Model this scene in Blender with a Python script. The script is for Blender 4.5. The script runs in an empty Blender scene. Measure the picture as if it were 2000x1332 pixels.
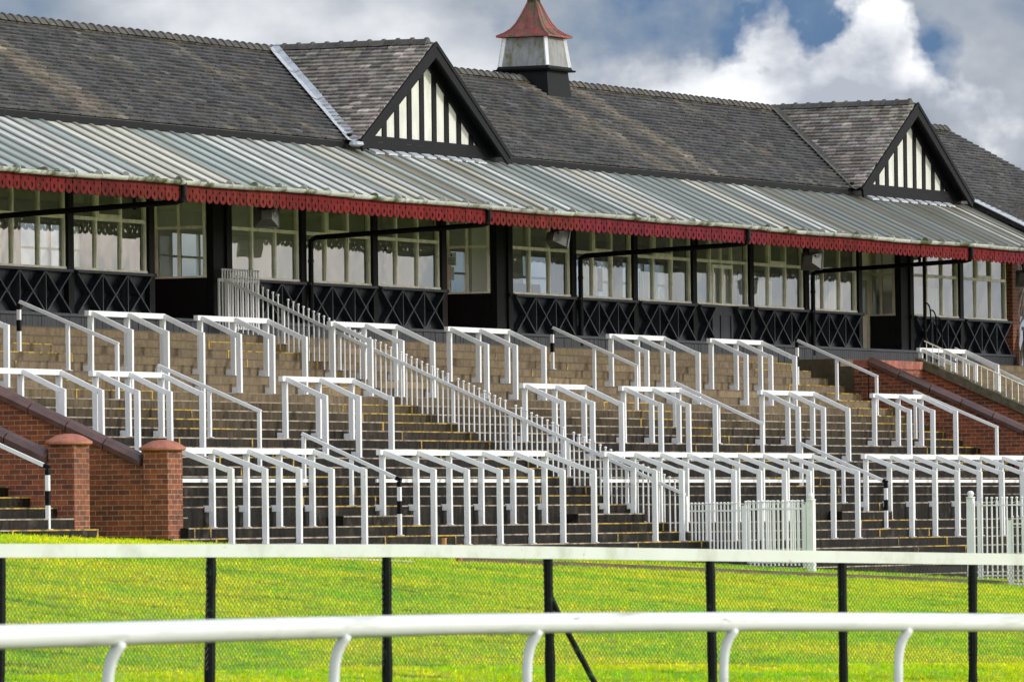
import bpy, math, random
import numpy as np
from mathutils import Vector, Matrix
random.seed(7); RNG=np.random.default_rng(5)
scene=bpy.context.scene; COL=scene.collection
# ------------------------------------------------------------------ camera
FPX=14300.; AZ=math.radians(25.1); ROLL=.012; PITCH=math.atan(358/FPX)
D0=np.array([math.cos(AZ),math.sin(AZ),0.]); R0=np.array([math.sin(AZ),-math.cos(AZ),0.]); UP=np.array([0,0,1.])
DV=D0*math.cos(PITCH)+UP*math.sin(PITCH); U0=UP*math.cos(PITCH)-D0*math.sin(PITCH)
RV=math.cos(ROLL)*R0-math.sin(ROLL)*U0; UV=math.sin(ROLL)*R0+math.cos(ROLL)*U0
CAM=np.array([0,0,1.7])
def ray(px,py): return DV+RV*(px-1000)/FPX-UV*(py-666)/FPX
def on_y(px,py,Y): v=ray(px,py); return CAM+v*(Y-CAM[1])/v[1]
def on_x(px,py,X): v=ray(px,py); return CAM+v*(X-CAM[0])/v[0]
cd=bpy.data.cameras.new('camera'); cam=bpy.data.objects.new('camera',cd); COL.objects.link(cam)
cd.sensor_width=36; cd.lens=36*FPX/2000; cd.clip_start=1; cd.clip_end=8000
cd.dof.use_dof=True; cd.dof.focus_distance=140; cd.dof.aperture_fstop=9
M=Matrix(((RV[0],UV[0],-DV[0],0),(RV[1],UV[1],-DV[1],0),(RV[2],UV[2],-DV[2],1.7),(0,0,0,1)))
cam.matrix_world=M; scene.camera=cam
# ------------------------------------------------------------------ helpers
class MB:
    def __init__(s): s.v=[]; s.f=[]; s.t=[]; s.m=[]; s.uv=[]
    def face(s,idx,tint=(1,1,1),mi=0): s.f.append(tuple(idx)); s.t.append(tint); s.m.append(mi)
    def quad(s,a,b,c,d,tint=(1,1,1),mi=0):
        n=len(s.v); s.v+= [tuple(a),tuple(b),tuple(c),tuple(d)]; s.face((n,n+1,n+2,n+3),tint,mi)
    def hexa(s,p,tint=(1,1,1),mi=0):   # p: 8 corners, bottom 4 ccw then top 4
        n=len(s.v); s.v+=[tuple(q) for q in p]
        for q in ((3,2,1,0),(4,5,6,7),(0,1,5,4),(1,2,6,5),(2,3,7,6),(3,0,4,7)): s.face([n+i for i in q],tint,mi)
    def box(s,x0,x1,y0,y1,z0,z1,tint=(1,1,1),mi=0):
        s.hexa([(x0,y0,z0),(x1,y0,z0),(x1,y1,z0),(x0,y1,z0),(x0,y0,z1),(x1,y0,z1),(x1,y1,z1),(x0,y1,z1)],tint,mi)
    def bar(s,p,q,w,h,up=(0,0,1),tint=(1,1,1),mi=0):
        p=Vector(p);q=Vector(q); d=(q-p).normalized(); u=Vector(up); r=d.cross(u).normalized(); u=r.cross(d).normalized()
        c=[]
        for e in (p,q):
            for a,b in ((-1,-1),(1,-1),(1,1),(-1,1)): c.append(e+r*(a*w/2)+u*(b*h/2))
        n=len(s.v); s.v+=[tuple(x) for x in c]
        for f in ((0,1,2,3),(7,6,5,4),(0,4,5,1),(1,5,6,2),(2,6,7,3),(3,7,4,0)): s.face([n+i for i in f],tint,mi)
    def tube(s,pts,r,n=10,tint=(1,1,1),caps=True,mi=0):
        pts=[Vector(p) for p in pts]; rs=r if isinstance(r,(list,tuple)) else [r]*len(pts)
        b=len(s.v); prev=None
        for i,p in enumerate(pts):
            d=(pts[min(i+1,len(pts)-1)]-pts[max(i-1,0)]).normalized()
            if prev is None:
                a=Vector((0,0,1)) if abs(d.z)<.9 else Vector((1,0,0)); u=d.cross(a).normalized()
            else: u=(prev-d*prev.dot(d)).normalized()
            prev=u; w=d.cross(u)
            for k in range(n):
                t=2*math.pi*k/n; s.v.append(tuple(p+(u*math.cos(t)+w*math.sin(t))*rs[i]))
        for i in range(len(pts)-1):
            for k in range(n):
                k2=(k+1)%n; s.face((b+i*n+k,b+i*n+k2,b+(i+1)*n+k2,b+(i+1)*n+k),tint,mi)
        if caps:
            s.face([b+k for k in range(n)][::-1],tint,mi); s.face([b+(len(pts)-1)*n+k for k in range(n)],tint,mi)
    def lathe(s,c,prof,n=14,tint=(1,1,1),square=False,rot=0):
        b=len(s.v)
        for r,z in prof:
            for k in range(n):
                t=2*math.pi*k/n+rot; s.v.append((c[0]+r*math.cos(t),c[1]+r*math.sin(t),c[2]+z))
        for i in range(len(prof)-1):
            for k in range(n):
                k2=(k+1)%n; s.face((b+i*n+k,b+i*n+k2,b+(i+1)*n+k2,b+(i+1)*n+k),tint)
        s.face([b+k for k in range(n)][::-1],tint); s.face([b+(len(prof)-1)*n+k for k in range(n)],tint)
    def prism(s,poly,off,tint=(1,1,1),mi=0):   # poly: list of 3D points, extruded by off
        n=len(s.v); k=len(poly); o=Vector(off)
        s.v+=[tuple(p) for p in poly]+[tuple(Vector(p)+o) for p in poly]
        s.face(range(n,n+k),tint,mi); s.face(list(range(n+k,n+2*k))[::-1],tint,mi)
        for i in range(k):
            j=(i+1)%k; s.face((n+j,n+i,n+k+i,n+k+j),tint,mi)
    def build(s,name,mats,parent=None,smooth=False,uv=False):
        base=Vector((0,0,0)); q=parent
        while q is not None: base+=Vector(q.location); q=q.parent
        me=bpy.data.meshes.new(name)
        me.from_pydata([(v[0]-base.x,v[1]-base.y,v[2]-base.z) for v in s.v],[],s.f)
        mats=mats if isinstance(mats,(list,tuple)) else [mats]
        for m in mats: me.materials.append(m)
        me.polygons.foreach_set('material_index',s.m)
        if smooth: me.polygons.foreach_set('use_smooth',[True]*len(s.f))
        a=me.attributes.new('tint','FLOAT_COLOR','FACE')
        arr=np.ones((len(s.f),4),dtype=np.float32); arr[:,:3]=np.array(s.t,dtype=np.float32).reshape(-1,3)
        a.data.foreach_set('color',arr.ravel())
        me.validate()
        if uv:
            ul=me.uv_layers.new(name='UVMap')
            for p in me.polygons:
                n=p.normal
                for li in p.loop_indices:
                    co=me.vertices[me.loops[li].vertex_index].co+base
                    if abs(n.x)>abs(n.y) and abs(n.x)>abs(n.z): ul.data[li].uv=(co.y,co.z)
                    elif abs(n.y)>=abs(n.z): ul.data[li].uv=(co.x,co.z)
                    else: ul.data[li].uv=(co.x,co.y)
        me.update()
        o=bpy.data.objects.new(name,me); COL.objects.link(o)
        if parent is not None: o.parent=parent
        return o
def tag(o,label=None,cat=None,group=None,kind=None):
    for k,v in (('label',label),('category',cat),('group',group),('kind',kind)):
        if v: o[k]=v
    return o
def thing(name,loc,label,cat,group=None):
    o=bpy.data.objects.new(name,None); o.location=loc; o.empty_display_size=.2; COL.objects.link(o)
    return tag(o,label,cat,group)
def jit(a,b): return random.uniform(a,b)
# ------------------------------------------------------------------ materials
def nt_new(name):
    m=bpy.data.materials.new(name); m.use_nodes=True; nt=m.node_tree
    for n in list(nt.nodes): nt.nodes.remove(n)
    out=nt.nodes.new('ShaderNodeOutputMaterial'); return m,nt,out
def mth(nt,op,a,b=None,clamp=False):
    n=nt.nodes.new('ShaderNodeMath'); n.operation=op; n.use_clamp=clamp
    for i,x in enumerate((a,b)):
        if x is None: continue
        if isinstance(x,(int,float)): n.inputs[i].default_value=x
        else: nt.links.new(x,n.inputs[i])
    return n.outputs[0]
def noise(nt,vec,scale,detail=4,rough=.6):
    n=nt.nodes.new('ShaderNodeTexNoise'); n.inputs['Scale'].default_value=scale; n.inputs['Detail'].default_value=detail
    n.inputs['Roughness'].default_value=rough
    nt.links.new(vec,n.inputs['Vector']); return n.outputs['Fac']
def maprange(nt,x,a,b,c=0,d=1):
    n=nt.nodes.new('ShaderNodeMapRange'); nt.links.new(x,n.inputs[0])
    for i,v in enumerate((a,b,c,d)): n.inputs[i+1].default_value=v
    return n.outputs[0]
def mix(nt,fac,a,b,mode='MIX'):
    n=nt.nodes.new('ShaderNodeMix'); n.data_type='RGBA'; n.blend_type=mode
    for sock,x in ((n.inputs['Factor'],fac),(n.inputs[6],a),(n.inputs[7],b)):
        if isinstance(x,(int,float)): sock.default_value=x
        elif isinstance(x,tuple): sock.default_value=(*x,1)
        else: nt.links.new(x,sock)
    return n.outputs[2]
def coords(nt,stretch=(1,1,1),kind='Object'):
    tc=nt.nodes.new('ShaderNodeTexCoord'); mp=nt.nodes.new('ShaderNodeMapping'); mp.inputs['Scale'].default_value=stretch
    nt.links.new(tc.outputs[kind],mp.inputs['Vector']); return mp.outputs[0]
def bump(nt,h,strength,dist,bsdf):
    b=nt.nodes.new('ShaderNodeBump'); b.inputs['Strength'].default_value=strength; b.inputs['Distance'].default_value=dist
    nt.links.new(h,b.inputs['Height']); nt.links.new(b.outputs[0],bsdf.inputs['Normal'])
def pmat(name,col,rough=.6,var=.3,scale=5,stretch=(1,1,1),bmp=0,bscale=None,dirt=None,dscale=1.5,dthr=(.5,.65),dmax=1.,dstretch=None,spec=.5,metal=0,coat=0,dirt2=None,d2scale=3,d2thr=(.55,.65)):
    m,nt,out=nt_new(name); b=nt.nodes.new('ShaderNodeBsdfPrincipled'); nt.links.new(b.outputs[0],out.inputs[0])
    v=coords(nt,stretch); f=noise(nt,v,scale)
    br=maprange(nt,f,.3,.7,1-var,1+var)
    at=nt.nodes.new('ShaderNodeAttribute'); at.attribute_name='tint'
    c=mix(nt,1.,col,at.outputs['Color'],'MULTIPLY')
    cc=nt.nodes.new('ShaderNodeCombineColor')
    for i in range(3): nt.links.new(br,cc.inputs[i])
    c=mix(nt,1.,c,cc.outputs[0],'MULTIPLY')
    for dd,ds,dt,dm in ((dirt,dscale,dthr,dmax),(dirt2,d2scale,d2thr,1.)):
        if dd:
            v2=coords(nt,dstretch or (1,1,1)); g=maprange(nt,noise(nt,v2,ds,6,.65),dt[0],dt[1],0,dm); c=mix(nt,g,c,dd)
    nt.links.new(c,b.inputs['Base Color']); b.inputs['Roughness'].default_value=rough
    b.inputs['Specular IOR Level'].default_value=spec; b.inputs['Metallic'].default_value=metal; b.inputs['Coat Weight'].default_value=coat
    if bmp: bump(nt,noise(nt,coords(nt,stretch),bscale or scale*3,5),bmp,.02,b)
    return m
M_slate=pmat('slate',(.053,.0515,.050),.55,.35,9,(1,1,1),.5,30,dirt=(.17,.14,.09),dscale=1.1,dthr=(.55,.72),dmax=.7,dirt2=(.2,.18,.15),d2scale=14,d2thr=(.62,.7))
M_ridge=pmat('ridge_clay',(.06,.056,.05),.7,.4,8,(1,1,1),.6,25,dirt=(.12,.09,.04),dscale=3,dthr=(.55,.7))
M_sheet=pmat('roof_sheet',(.46,.48,.46),.45,.12,2.5,(3,.35,.35),0,dirt=(.13,.115,.075),dscale=2.2,dthr=(.47,.70),dmax=.6,dstretch=(2.4,.35,.35),dirt2=(.07,.065,.04),d2scale=16,d2thr=(.60,.72))
M_red=pmat('red_paint',(.108,.0115,.0115),.75,.35,7,(1,1,.35),.3,40,spec=.08,dirt=(.15,.04,.04),dscale=9,dthr=(.6,.75),dmax=.55)
M_black=pmat('black_paint',(.0035,.004,.005),.55,.3,6,(1,1,.4),.25,30,spec=.14,dirt=(.02,.02,.02),dscale=7,dthr=(.62,.75),dmax=.6,dstretch=(1,1,.3))
M_plank=pmat('black_planks',(.017,.022,.031),.55,.4,14,(1,1,.12),.4,14)
M_cream=pmat('cream_paint',(.86,.82,.68),.5,.18,5,(1,1,.5),0,dirt=(.3,.27,.2),dscale=4,dthr=(.58,.75),dmax=.6)
M_render=pmat('cream_render',(.56,.56,.50),.7,.14,4,(1,1,.3),.15,20,dirt=(.42,.38,.28),dscale=3,dthr=(.6,.78),dmax=.7,dstretch=(2,1,.5))
M_white=pmat('white_paint',(.70,.70,.70),.4,.06,3,(1,1,.5),.08,30,dirt=(.40,.36,.28),dscale=5,dthr=(.60,.74),dmax=.5,dirt2=(.25,.17,.10),d2scale=22,d2thr=(.70,.76))
M_whitep=pmat('white_plastic',(.66,.68,.65),.32,.05,2,(.5,.5,1),0,dirt=(.22,.24,.17),dscale=2.6,dthr=(.55,.75),dmax=.6,dstretch=(.35,.35,3),dirt2=(.10,.11,.08),d2scale=5,d2thr=(.66,.76))
M_plank_white=pmat('white_plank',(.50,.52,.49),.5,.05,2,(.5,.5,1),0,dirt=(.26,.27,.18),dscale=1.6,dthr=(.52,.72),dmax=.5,dirt2=(.2,.2,.13),d2scale=9,d2thr=(.66,.74))
M_coping=pmat('coping_tile',(.075,.036,.030),.3,.3,3,(1,1,1),.2,20,dirt=(.05,.04,.03),dscale=4,dthr=(.52,.7))
M_mossy=pmat('mossy_coping',(.07,.065,.035),.9,.4,8,(1,1,1),.9,25,dirt=(.12,.09,.06),dscale=3)
M_terra=pmat('terracotta',(.36,.125,.075),.5,.25,5,(1,1,1),.2,20,dirt=(.12,.06,.04),dscale=5,dthr=(.58,.72))
M_gutter=pmat('gutter_paint',(.42,.43,.38),.5,.2,5,(.5,1,1),0,dirt=(.07,.08,.03),dscale=1.3,dthr=(.5,.62),dirt2=(.05,.05,.04),d2scale=6,d2thr=(.62,.7))
M_lead=pmat('lead',(.42,.44,.47),.45,.15,6,(1,1,1),.3,10,dirt=(.3,.32,.33),dscale=4)
M_leaddk=pmat('old_lead',(.07,.065,.055),.7,.4,6,(1,1,1),.5,20)
M_metal=pmat('lamp_metal',(.075,.073,.066),.5,.2,6,spec=.5)
M_net=pmat('black_netting',(.01,.011,.011),.6,.1)
M_fpost=pmat('black_post',(.004,.0055,.0055),.6,.4,9,(1,1,1),.5,30,spec=.12,dirt=(.02,.05,.025),dscale=9,dthr=(.6,.7))
M_wood=pmat('peg_wood',(.34,.14,.05),.7,.3,9,(1,1,.3))
M_board=pmat('edging_board',(.10,.065,.035),.8,.4,6,(.3,1,1))
M_palewood=pmat('pale_board',(.48,.42,.30),.7,.2,6)
M_cupred=pmat('cupola_red',(.20,.045,.035),.6,.45,6,(1,1,.4),.4,20,dirt=(.075,.065,.025),dscale=4.5,dthr=(.50,.60),dirt2=(.10,.10,.08),d2scale=12,d2thr=(.58,.64))
M_louvre=pmat('cupola_panel',(.20,.20,.195),.6,.3,9,(1,1,.25),.2,20,dirt=(.11,.10,.04),dscale=3,dthr=(.52,.66),dstretch=(1,1,.7))
M_int=pmat('interior_plaster',(.84,.82,.75),.8,.06,1)
M_floor=pmat('interior_floor',(.25,.2,.15),.6,.2,3)
M_beige=pmat('beige_door',(.47,.42,.31),.5,.08,3)
M_dred=pmat('dark_red_paint',(.42,.028,.034),.4,.2,5)
M_sign=pmat('notice_paper',(.62,.70,.64),.6,.05,5)
M_ink=pmat('notice_ink',(.05,.07,.10),.6,.05,5)
M_tar=pmat('tarmac',(.20,.19,.19),.75,.25,4,(1,1,1),.4,60)
M_bark=pmat('bark',(.10,.075,.055),.85,.3,8)
M_yellow=pmat('yellow_paint',(.38,.24,.02),.6,.25,9,dirt=(.06,.045,.025),dscale=4,dthr=(.46,.58),dmax=.9)
M_screen=pmat('screen_black',(.01,.01,.012),.2,.05)
def glass_mat():
    m,nt,out=nt_new('window_glass')
    tr=nt.nodes.new('ShaderNodeBsdfTransparent'); tr.inputs[0].default_value=(.86,.88,.84,1)
    gl=nt.nodes.new('ShaderNodeBsdfGlossy'); gl.inputs['Roughness'].default_value=.015; gl.inputs[0].default_value=(1,1,1,1)
    nb=noise(nt,coords(nt),.9,2); bp=nt.nodes.new('ShaderNodeBump'); bp.inputs['Strength'].default_value=.06; bp.inputs['Distance'].default_value=.05
    nt.links.new(nb,bp.inputs['Height']); nt.links.new(bp.outputs[0],gl.inputs['Normal'])
    fr=nt.nodes.new('ShaderNodeFresnel'); fr.inputs[0].default_value=1.52
    f=mth(nt,'MULTIPLY',fr.outputs[0],1.7,True)
    mx=nt.nodes.new('ShaderNodeMixShader'); nt.links.new(f,mx.inputs[0]); nt.links.new(tr.outputs[0],mx.inputs[1]); nt.links.new(gl.outputs[0],mx.inputs[2])
    nt.links.new(mx.outputs[0],out.inputs[0]); return m
M_glass=glass_mat()
def brick_mat(name,c1,c2,mort):
    m,nt,out=nt_new(name); b=nt.nodes.new('ShaderNodeBsdfPrincipled'); nt.links.new(b.outputs[0],out.inputs[0])
    uv=coords(nt,(1,1,1),'UV'); bt=nt.nodes.new('ShaderNodeTexBrick'); nt.links.new(uv,bt.inputs['Vector'])
    bt.inputs['Scale'].default_value=1; bt.inputs['Brick Width'].default_value=.225; bt.inputs['Row Height'].default_value=.088
    bt.inputs['Mortar Size'].default_value=.0075; bt.inputs['Mortar Smooth'].default_value=.3; bt.inputs['Bias'].default_value=-.1
    bt.inputs['Color1'].default_value=(*c1,1); bt.inputs['Color2'].default_value=(*c2,1); bt.inputs['Mortar'].default_value=(*mort,1)
    v=coords(nt); f=noise(nt,v,2.2,5); d=maprange(nt,noise(nt,v,.9,4),.42,.66)
    c=mix(nt,mth(nt,'MULTIPLY',d,.6),bt.outputs[0],mix(nt,1.,bt.outputs[0],(.42,.36,.34),'MULTIPLY'))
    br=maprange(nt,noise(nt,v,12,3),.3,.7,.75,1.25); cc=nt.nodes.new('ShaderNodeCombineColor')
    for i in range(3): nt.links.new(br,cc.inputs[i])
    c=mix(nt,1.,c,cc.outputs[0],'MULTIPLY')
    nt.links.new(c,b.inputs['Base Color']); b.inputs['Roughness'].default_value=.75
    h=mth(nt,'SUBTRACT',1.,bt.outputs['Fac']); bump(nt,h,.5,.01,b); return m
M_brick=brick_mat('brick',(.25,.056,.015),(.09,.020,.009),(.28,.20,.125))
def concrete_mat():
    m,nt,out=nt_new('terrace_concrete'); b=nt.nodes.new('ShaderNodeBsdfPrincipled'); nt.links.new(b.outputs[0],out.inputs[0])
    tc=nt.nodes.new('ShaderNodeTexCoord'); sp=nt.nodes.new('ShaderNodeSeparateXYZ'); nt.links.new(tc.outputs['Object'],sp.inputs[0])
    v=coords(nt); vs=coords(nt,(1,.4,.18))
    n1=noise(nt,v,.35,4); n2=noise(nt,vs,10,5); n3=noise(nt,v,9,5)
    wl=mth(nt,'ADD',sp.outputs['Y'],mth(nt,'MULTIPLY',mth(nt,'SUBTRACT',n1,.5),2.6))
    wl=mth(nt,'ADD',wl,mth(nt,'MULTIPLY',mth(nt,'SUBTRACT',n2,.5),.9))
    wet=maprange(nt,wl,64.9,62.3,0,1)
    at=nt.nodes.new('ShaderNodeAttribute'); at.attribute_name='tint'
    dry=mix(nt,maprange(nt,n2,.35,.7),(.140,.108,.066),(.200,.154,.097)); dry=mix(nt,mth(nt,'MULTIPLY',maprange(nt,n3,.48,.68),.55),dry,(.085,.062,.038))
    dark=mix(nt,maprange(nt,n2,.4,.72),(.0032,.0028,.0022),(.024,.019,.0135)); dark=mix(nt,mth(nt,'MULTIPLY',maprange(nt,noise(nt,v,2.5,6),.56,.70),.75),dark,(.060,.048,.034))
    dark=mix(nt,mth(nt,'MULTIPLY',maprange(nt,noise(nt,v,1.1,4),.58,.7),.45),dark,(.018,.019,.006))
    dry=mix(nt,mth(nt,'MULTIPLY',maprange(nt,noise(nt,coords(nt,(1,.5,.35)),1.6,6),.52,.68),.6),dry,(.075,.056,.034))
    mid=mix(nt,maprange(nt,n2,.35,.7),(.045,.034,.020),(.095,.072,.044))
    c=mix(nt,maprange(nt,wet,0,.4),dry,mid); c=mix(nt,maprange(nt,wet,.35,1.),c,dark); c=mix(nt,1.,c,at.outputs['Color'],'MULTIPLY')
    nt.links.new(c,b.inputs['Base Color']); rr=maprange(nt,wet,0,1,.85,.55); nt.links.new(rr,b.inputs['Roughness']); b.inputs['Specular IOR Level'].default_value=.12
    bump(nt,n3,.5,.02,b); return m
M_conc=concrete_mat()
def nosing_mat():
    m,nt,out=nt_new('worn_step_edge'); b=nt.nodes.new('ShaderNodeBsdfPrincipled'); nt.links.new(b.outputs[0],out.inputs[0])
    tc=nt.nodes.new('ShaderNodeTexCoord'); sp=nt.nodes.new('ShaderNodeSeparateXYZ'); nt.links.new(tc.outputs['Object'],sp.inputs[0])
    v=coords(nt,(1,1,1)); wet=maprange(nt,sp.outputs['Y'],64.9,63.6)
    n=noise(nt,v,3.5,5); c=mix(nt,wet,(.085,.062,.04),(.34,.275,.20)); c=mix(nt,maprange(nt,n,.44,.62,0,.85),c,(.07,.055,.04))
    nt.links.new(c,b.inputs['Base Color']); b.inputs['Roughness'].default_value=.8; return m
M_nose=nosing_mat()
def ground_mat(name,blades):
    m,nt,out=nt_new(name)
    v=coords(nt); a=noise(nt,v,.22,4); b_=noise(nt,v,2.3,4)
    at=nt.nodes.new('ShaderNodeAttribute'); at.attribute_name='tint'
    c=mix(nt,maprange(nt,a,.40,.60),(.26,.62,.002),(.62,.74,.002))
    c=mix(nt,maprange(nt,b_,.45,.70,0,.75),c,(.80,.78,.006))
    c=mix(nt,maprange(nt,noise(nt,v,.8,5),.56,.68,0,.75),c,(.07,.26,.003))
    c=mix(nt,1.,c,at.outputs['Color'],'MULTIPLY')
    df=nt.nodes.new('ShaderNodeBsdfPrincipled'); df.inputs['Roughness'].default_value=.6; nt.links.new(c,df.inputs['Base Color'])
    df.inputs['Specular IOR Level'].default_value=.25
    if blades:
        tl=nt.nodes.new('ShaderNodeBsdfTranslucent'); nt.links.new(c,tl.inputs[0])
        mx=nt.nodes.new('ShaderNodeMixShader'); mx.inputs[0].default_value=.45
        nt.links.new(df.outputs[0],mx.inputs[1]); nt.links.new(tl.outputs[0],mx.inputs[2]); nt.links.new(mx.outputs[0],out.inputs[0])
    else: nt.links.new(df.outputs[0],out.inputs[0])
    return m
M_lawn=ground_mat('lawn_soil',False); M_blade=ground_mat('grass_blade',True)
# ------------------------------------------------------------------ world and sun
SAZ=math.radians(24); SEL=math.radians(22)
SUN=Vector((math.sin(SAZ)*math.cos(SEL),-math.cos(SAZ)*math.cos(SEL),math.sin(SEL)))
def make_world():
    w=bpy.data.worlds.new('World'); scene.world=w; w.use_nodes=True; nt=w.node_tree
    for n in list(nt.nodes): nt.nodes.remove(n)
    out=nt.nodes.new('ShaderNodeOutputWorld'); bg=nt.nodes.new('ShaderNodeBackground'); nt.links.new(bg.outputs[0],out.inputs[0])
    bg.inputs['Strength'].default_value=.1
    sky=nt.nodes.new('ShaderNodeTexSky'); sky.sky_type='NISHITA'; sky.sun_disc=False; sky.sun_elevation=SEL; sky.sun_rotation=math.atan2(SUN.x,SUN.y)
    tc=nt.nodes.new('ShaderNodeTexCoord'); G=tc.outputs['Generated']
    def vnoise(scale,detail,rough,off,st=(1,1,1)):
        mp=nt.nodes.new('ShaderNodeMapping'); mp.inputs['Location'].default_value=off; mp.inputs['Scale'].default_value=st
        nt.links.new(G,mp.inputs['Vector']); return noise(nt,mp.outputs[0],scale,detail,rough)
    wn=nt.nodes.new('ShaderNodeTexNoise'); wn.inputs['Scale'].default_value=70; wn.inputs['Detail'].default_value=5; nt.links.new(G,wn.inputs['Vector'])
    w0=nt.nodes.new('ShaderNodeVectorMath'); w0.operation='SUBTRACT'; nt.links.new(wn.outputs['Color'],w0.inputs[0]); w0.inputs[1].default_value=(.5,.5,.5)
    w1=nt.nodes.new('ShaderNodeVectorMath'); w1.operation='SCALE'; nt.links.new(w0.outputs[0],w1.inputs[0]); w1.inputs['Scale'].default_value=.016
    w2=nt.nodes.new('ShaderNodeVectorMath'); w2.operation='ADD'; nt.links.new(G,w2.inputs[0]); nt.links.new(w1.outputs[0],w2.inputs[1]); GW=w2.outputs[0]
    def blob(px,py,r,soft):   # a patch of sky round one compass direction
        v=ray(px,py); v=v/np.linalg.norm(v)
        d=nt.nodes.new('ShaderNodeVectorMath'); d.operation='DISTANCE'; nt.links.new(GW,d.inputs[0]); d.inputs[1].default_value=tuple(v)
        return maprange(nt,d.outputs['Value'],(r+soft)/FPX,max(r-soft,0)/FPX,0,1)
    big=vnoise(26,4,.5,(3.1,1.7,.4),(1,1,1.5)); edge=vnoise(115,9,.56,(.3,.2,.9),(1,1,1.25)); soft=vnoise(60,5,.5,(1.3,.6,2.2),(1,1,1.6))
    def total(lst):
        t=None
        for px,py,r,so_,amt in lst:
            b=mth(nt,'MULTIPLY',blob(px,py,r,so_),amt); t=b if t is None else mth(nt,'ADD',t,b)
        return t
    white=total(((1375,160,60,50,.75),(1480,145,65,50,.85),(1595,140,75,55,.95),(1672,85,55,45,.95),(1710,20,45,45,.95),(1745,120,55,50,.6),(1545,190,120,70,.5),(1760,200,90,60,.6),(1882,155,38,36,.8),(1935,250,70,60,.55),(1478,18,50,42,.6),(1245,135,65,55,.5),(1335,105,42,42,.55)))
    blue=total(((1575,48,85,55,1.),(1480,80,60,45,.9),(1812,95,60,50,.85),(1290,35,170,120,.5),(1010,40,140,110,.25)))
    pale=total(((380,75,190,150,.22),(720,110,240,170,.24),(1240,140,110,80,.15),(1000,150,120,90,.12),(1900,230,120,90,.12)))
    tone=mth(nt,'ADD',mth(nt,'ADD',mth(nt,'MULTIPLY',big,.5),mth(nt,'MULTIPLY',soft,.55)),pale)
    rp=nt.nodes.new('ShaderNodeValToRGB'); nt.links.new(tone,rp.inputs[0]); cr=rp.color_ramp
    cr.elements[0].position=.38; cr.elements[0].color=(1.25,1.75,2.55,1)
    cr.elements[1].position=.88; cr.elements[1].color=(5.9,6.0,6.2,1)
    for p,c in ((.50,(1.95,2.35,2.95)),(.60,(2.7,2.95,3.4)),(.72,(3.9,4.1,4.5))):
        e=cr.elements.new(p); e.color=(*c,1)
    jag=mth(nt,'ADD',mth(nt,'MULTIPLY',mth(nt,'SUBTRACT',edge,.5),1.5),mth(nt,'MULTIPLY',mth(nt,'SUBTRACT',big,.5),.7))
    bm=maprange(nt,mth(nt,'ADD',blue,mth(nt,'MULTIPLY',jag,-.7)),.32,.78); wm=maprange(nt,mth(nt,'ADD',white,jag),.40,.80)
    shade=mix(nt,maprange(nt,mth(nt,'SUBTRACT',mth(nt,'ADD',soft,mth(nt,'MULTIPLY',jag,.25)),total(((1600,195,110,70,.22),(1780,180,80,60,.12)))),.36,.62),(3.1,3.35,3.9),(6.7,6.8,7.0))
    skyc=mix(nt,bm,rp.outputs[0],mix(nt,maprange(nt,edge,.3,.7),(.62,1.2,2.3),(.95,1.6,2.65))); skyc=mix(nt,wm,skyc,shade)
    cl=nt.nodes.new('ShaderNodeMix'); cl.data_type='RGBA'; cl.inputs['Factor'].default_value=.97
    nt.links.new(sky.outputs[0],cl.inputs[6]); nt.links.new(skyc,cl.inputs[7]); 
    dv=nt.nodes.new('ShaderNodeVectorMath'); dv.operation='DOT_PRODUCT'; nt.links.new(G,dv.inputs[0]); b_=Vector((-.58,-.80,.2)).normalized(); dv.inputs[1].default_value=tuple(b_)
    k=maprange(nt,dv.outputs['Value'],-.38,.45,1.,3.3); sz=nt.nodes.new('ShaderNodeSeparateXYZ'); nt.links.new(G,sz.inputs[0])  # added fill: sky behind the camera, out of view, multiplied brighter
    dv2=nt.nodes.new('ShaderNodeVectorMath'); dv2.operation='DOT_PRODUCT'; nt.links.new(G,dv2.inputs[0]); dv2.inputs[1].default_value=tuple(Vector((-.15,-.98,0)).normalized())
    # added fill: low unseen sky in front brightened to light facade and glass
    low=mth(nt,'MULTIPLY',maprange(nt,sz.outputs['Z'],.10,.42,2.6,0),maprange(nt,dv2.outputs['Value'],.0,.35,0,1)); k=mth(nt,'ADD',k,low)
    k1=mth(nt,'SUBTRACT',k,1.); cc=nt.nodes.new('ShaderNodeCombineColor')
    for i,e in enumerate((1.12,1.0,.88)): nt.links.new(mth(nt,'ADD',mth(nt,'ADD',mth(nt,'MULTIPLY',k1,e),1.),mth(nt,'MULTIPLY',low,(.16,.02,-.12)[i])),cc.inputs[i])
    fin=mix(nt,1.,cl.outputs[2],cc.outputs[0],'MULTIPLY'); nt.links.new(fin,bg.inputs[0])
make_world()
sl=bpy.data.lights.new('sun','SUN'); sl.energy=1.7; sl.angle=math.radians(6); sl.color=(1,.95,.87)
so=bpy.data.objects.new('sun',sl); COL.objects.link(so); so.rotation_euler=SUN.to_track_quat('Z','Y').to_euler()
scene.view_settings.view_transform='Standard'; scene.view_settings.look='None'; scene.view_settings.exposure=.62; scene.view_settings.gamma=1
scene.cycles.use_denoising=True; scene.cycles.max_bounces=8; scene.cycles.transparent_max_bounces=16
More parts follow.
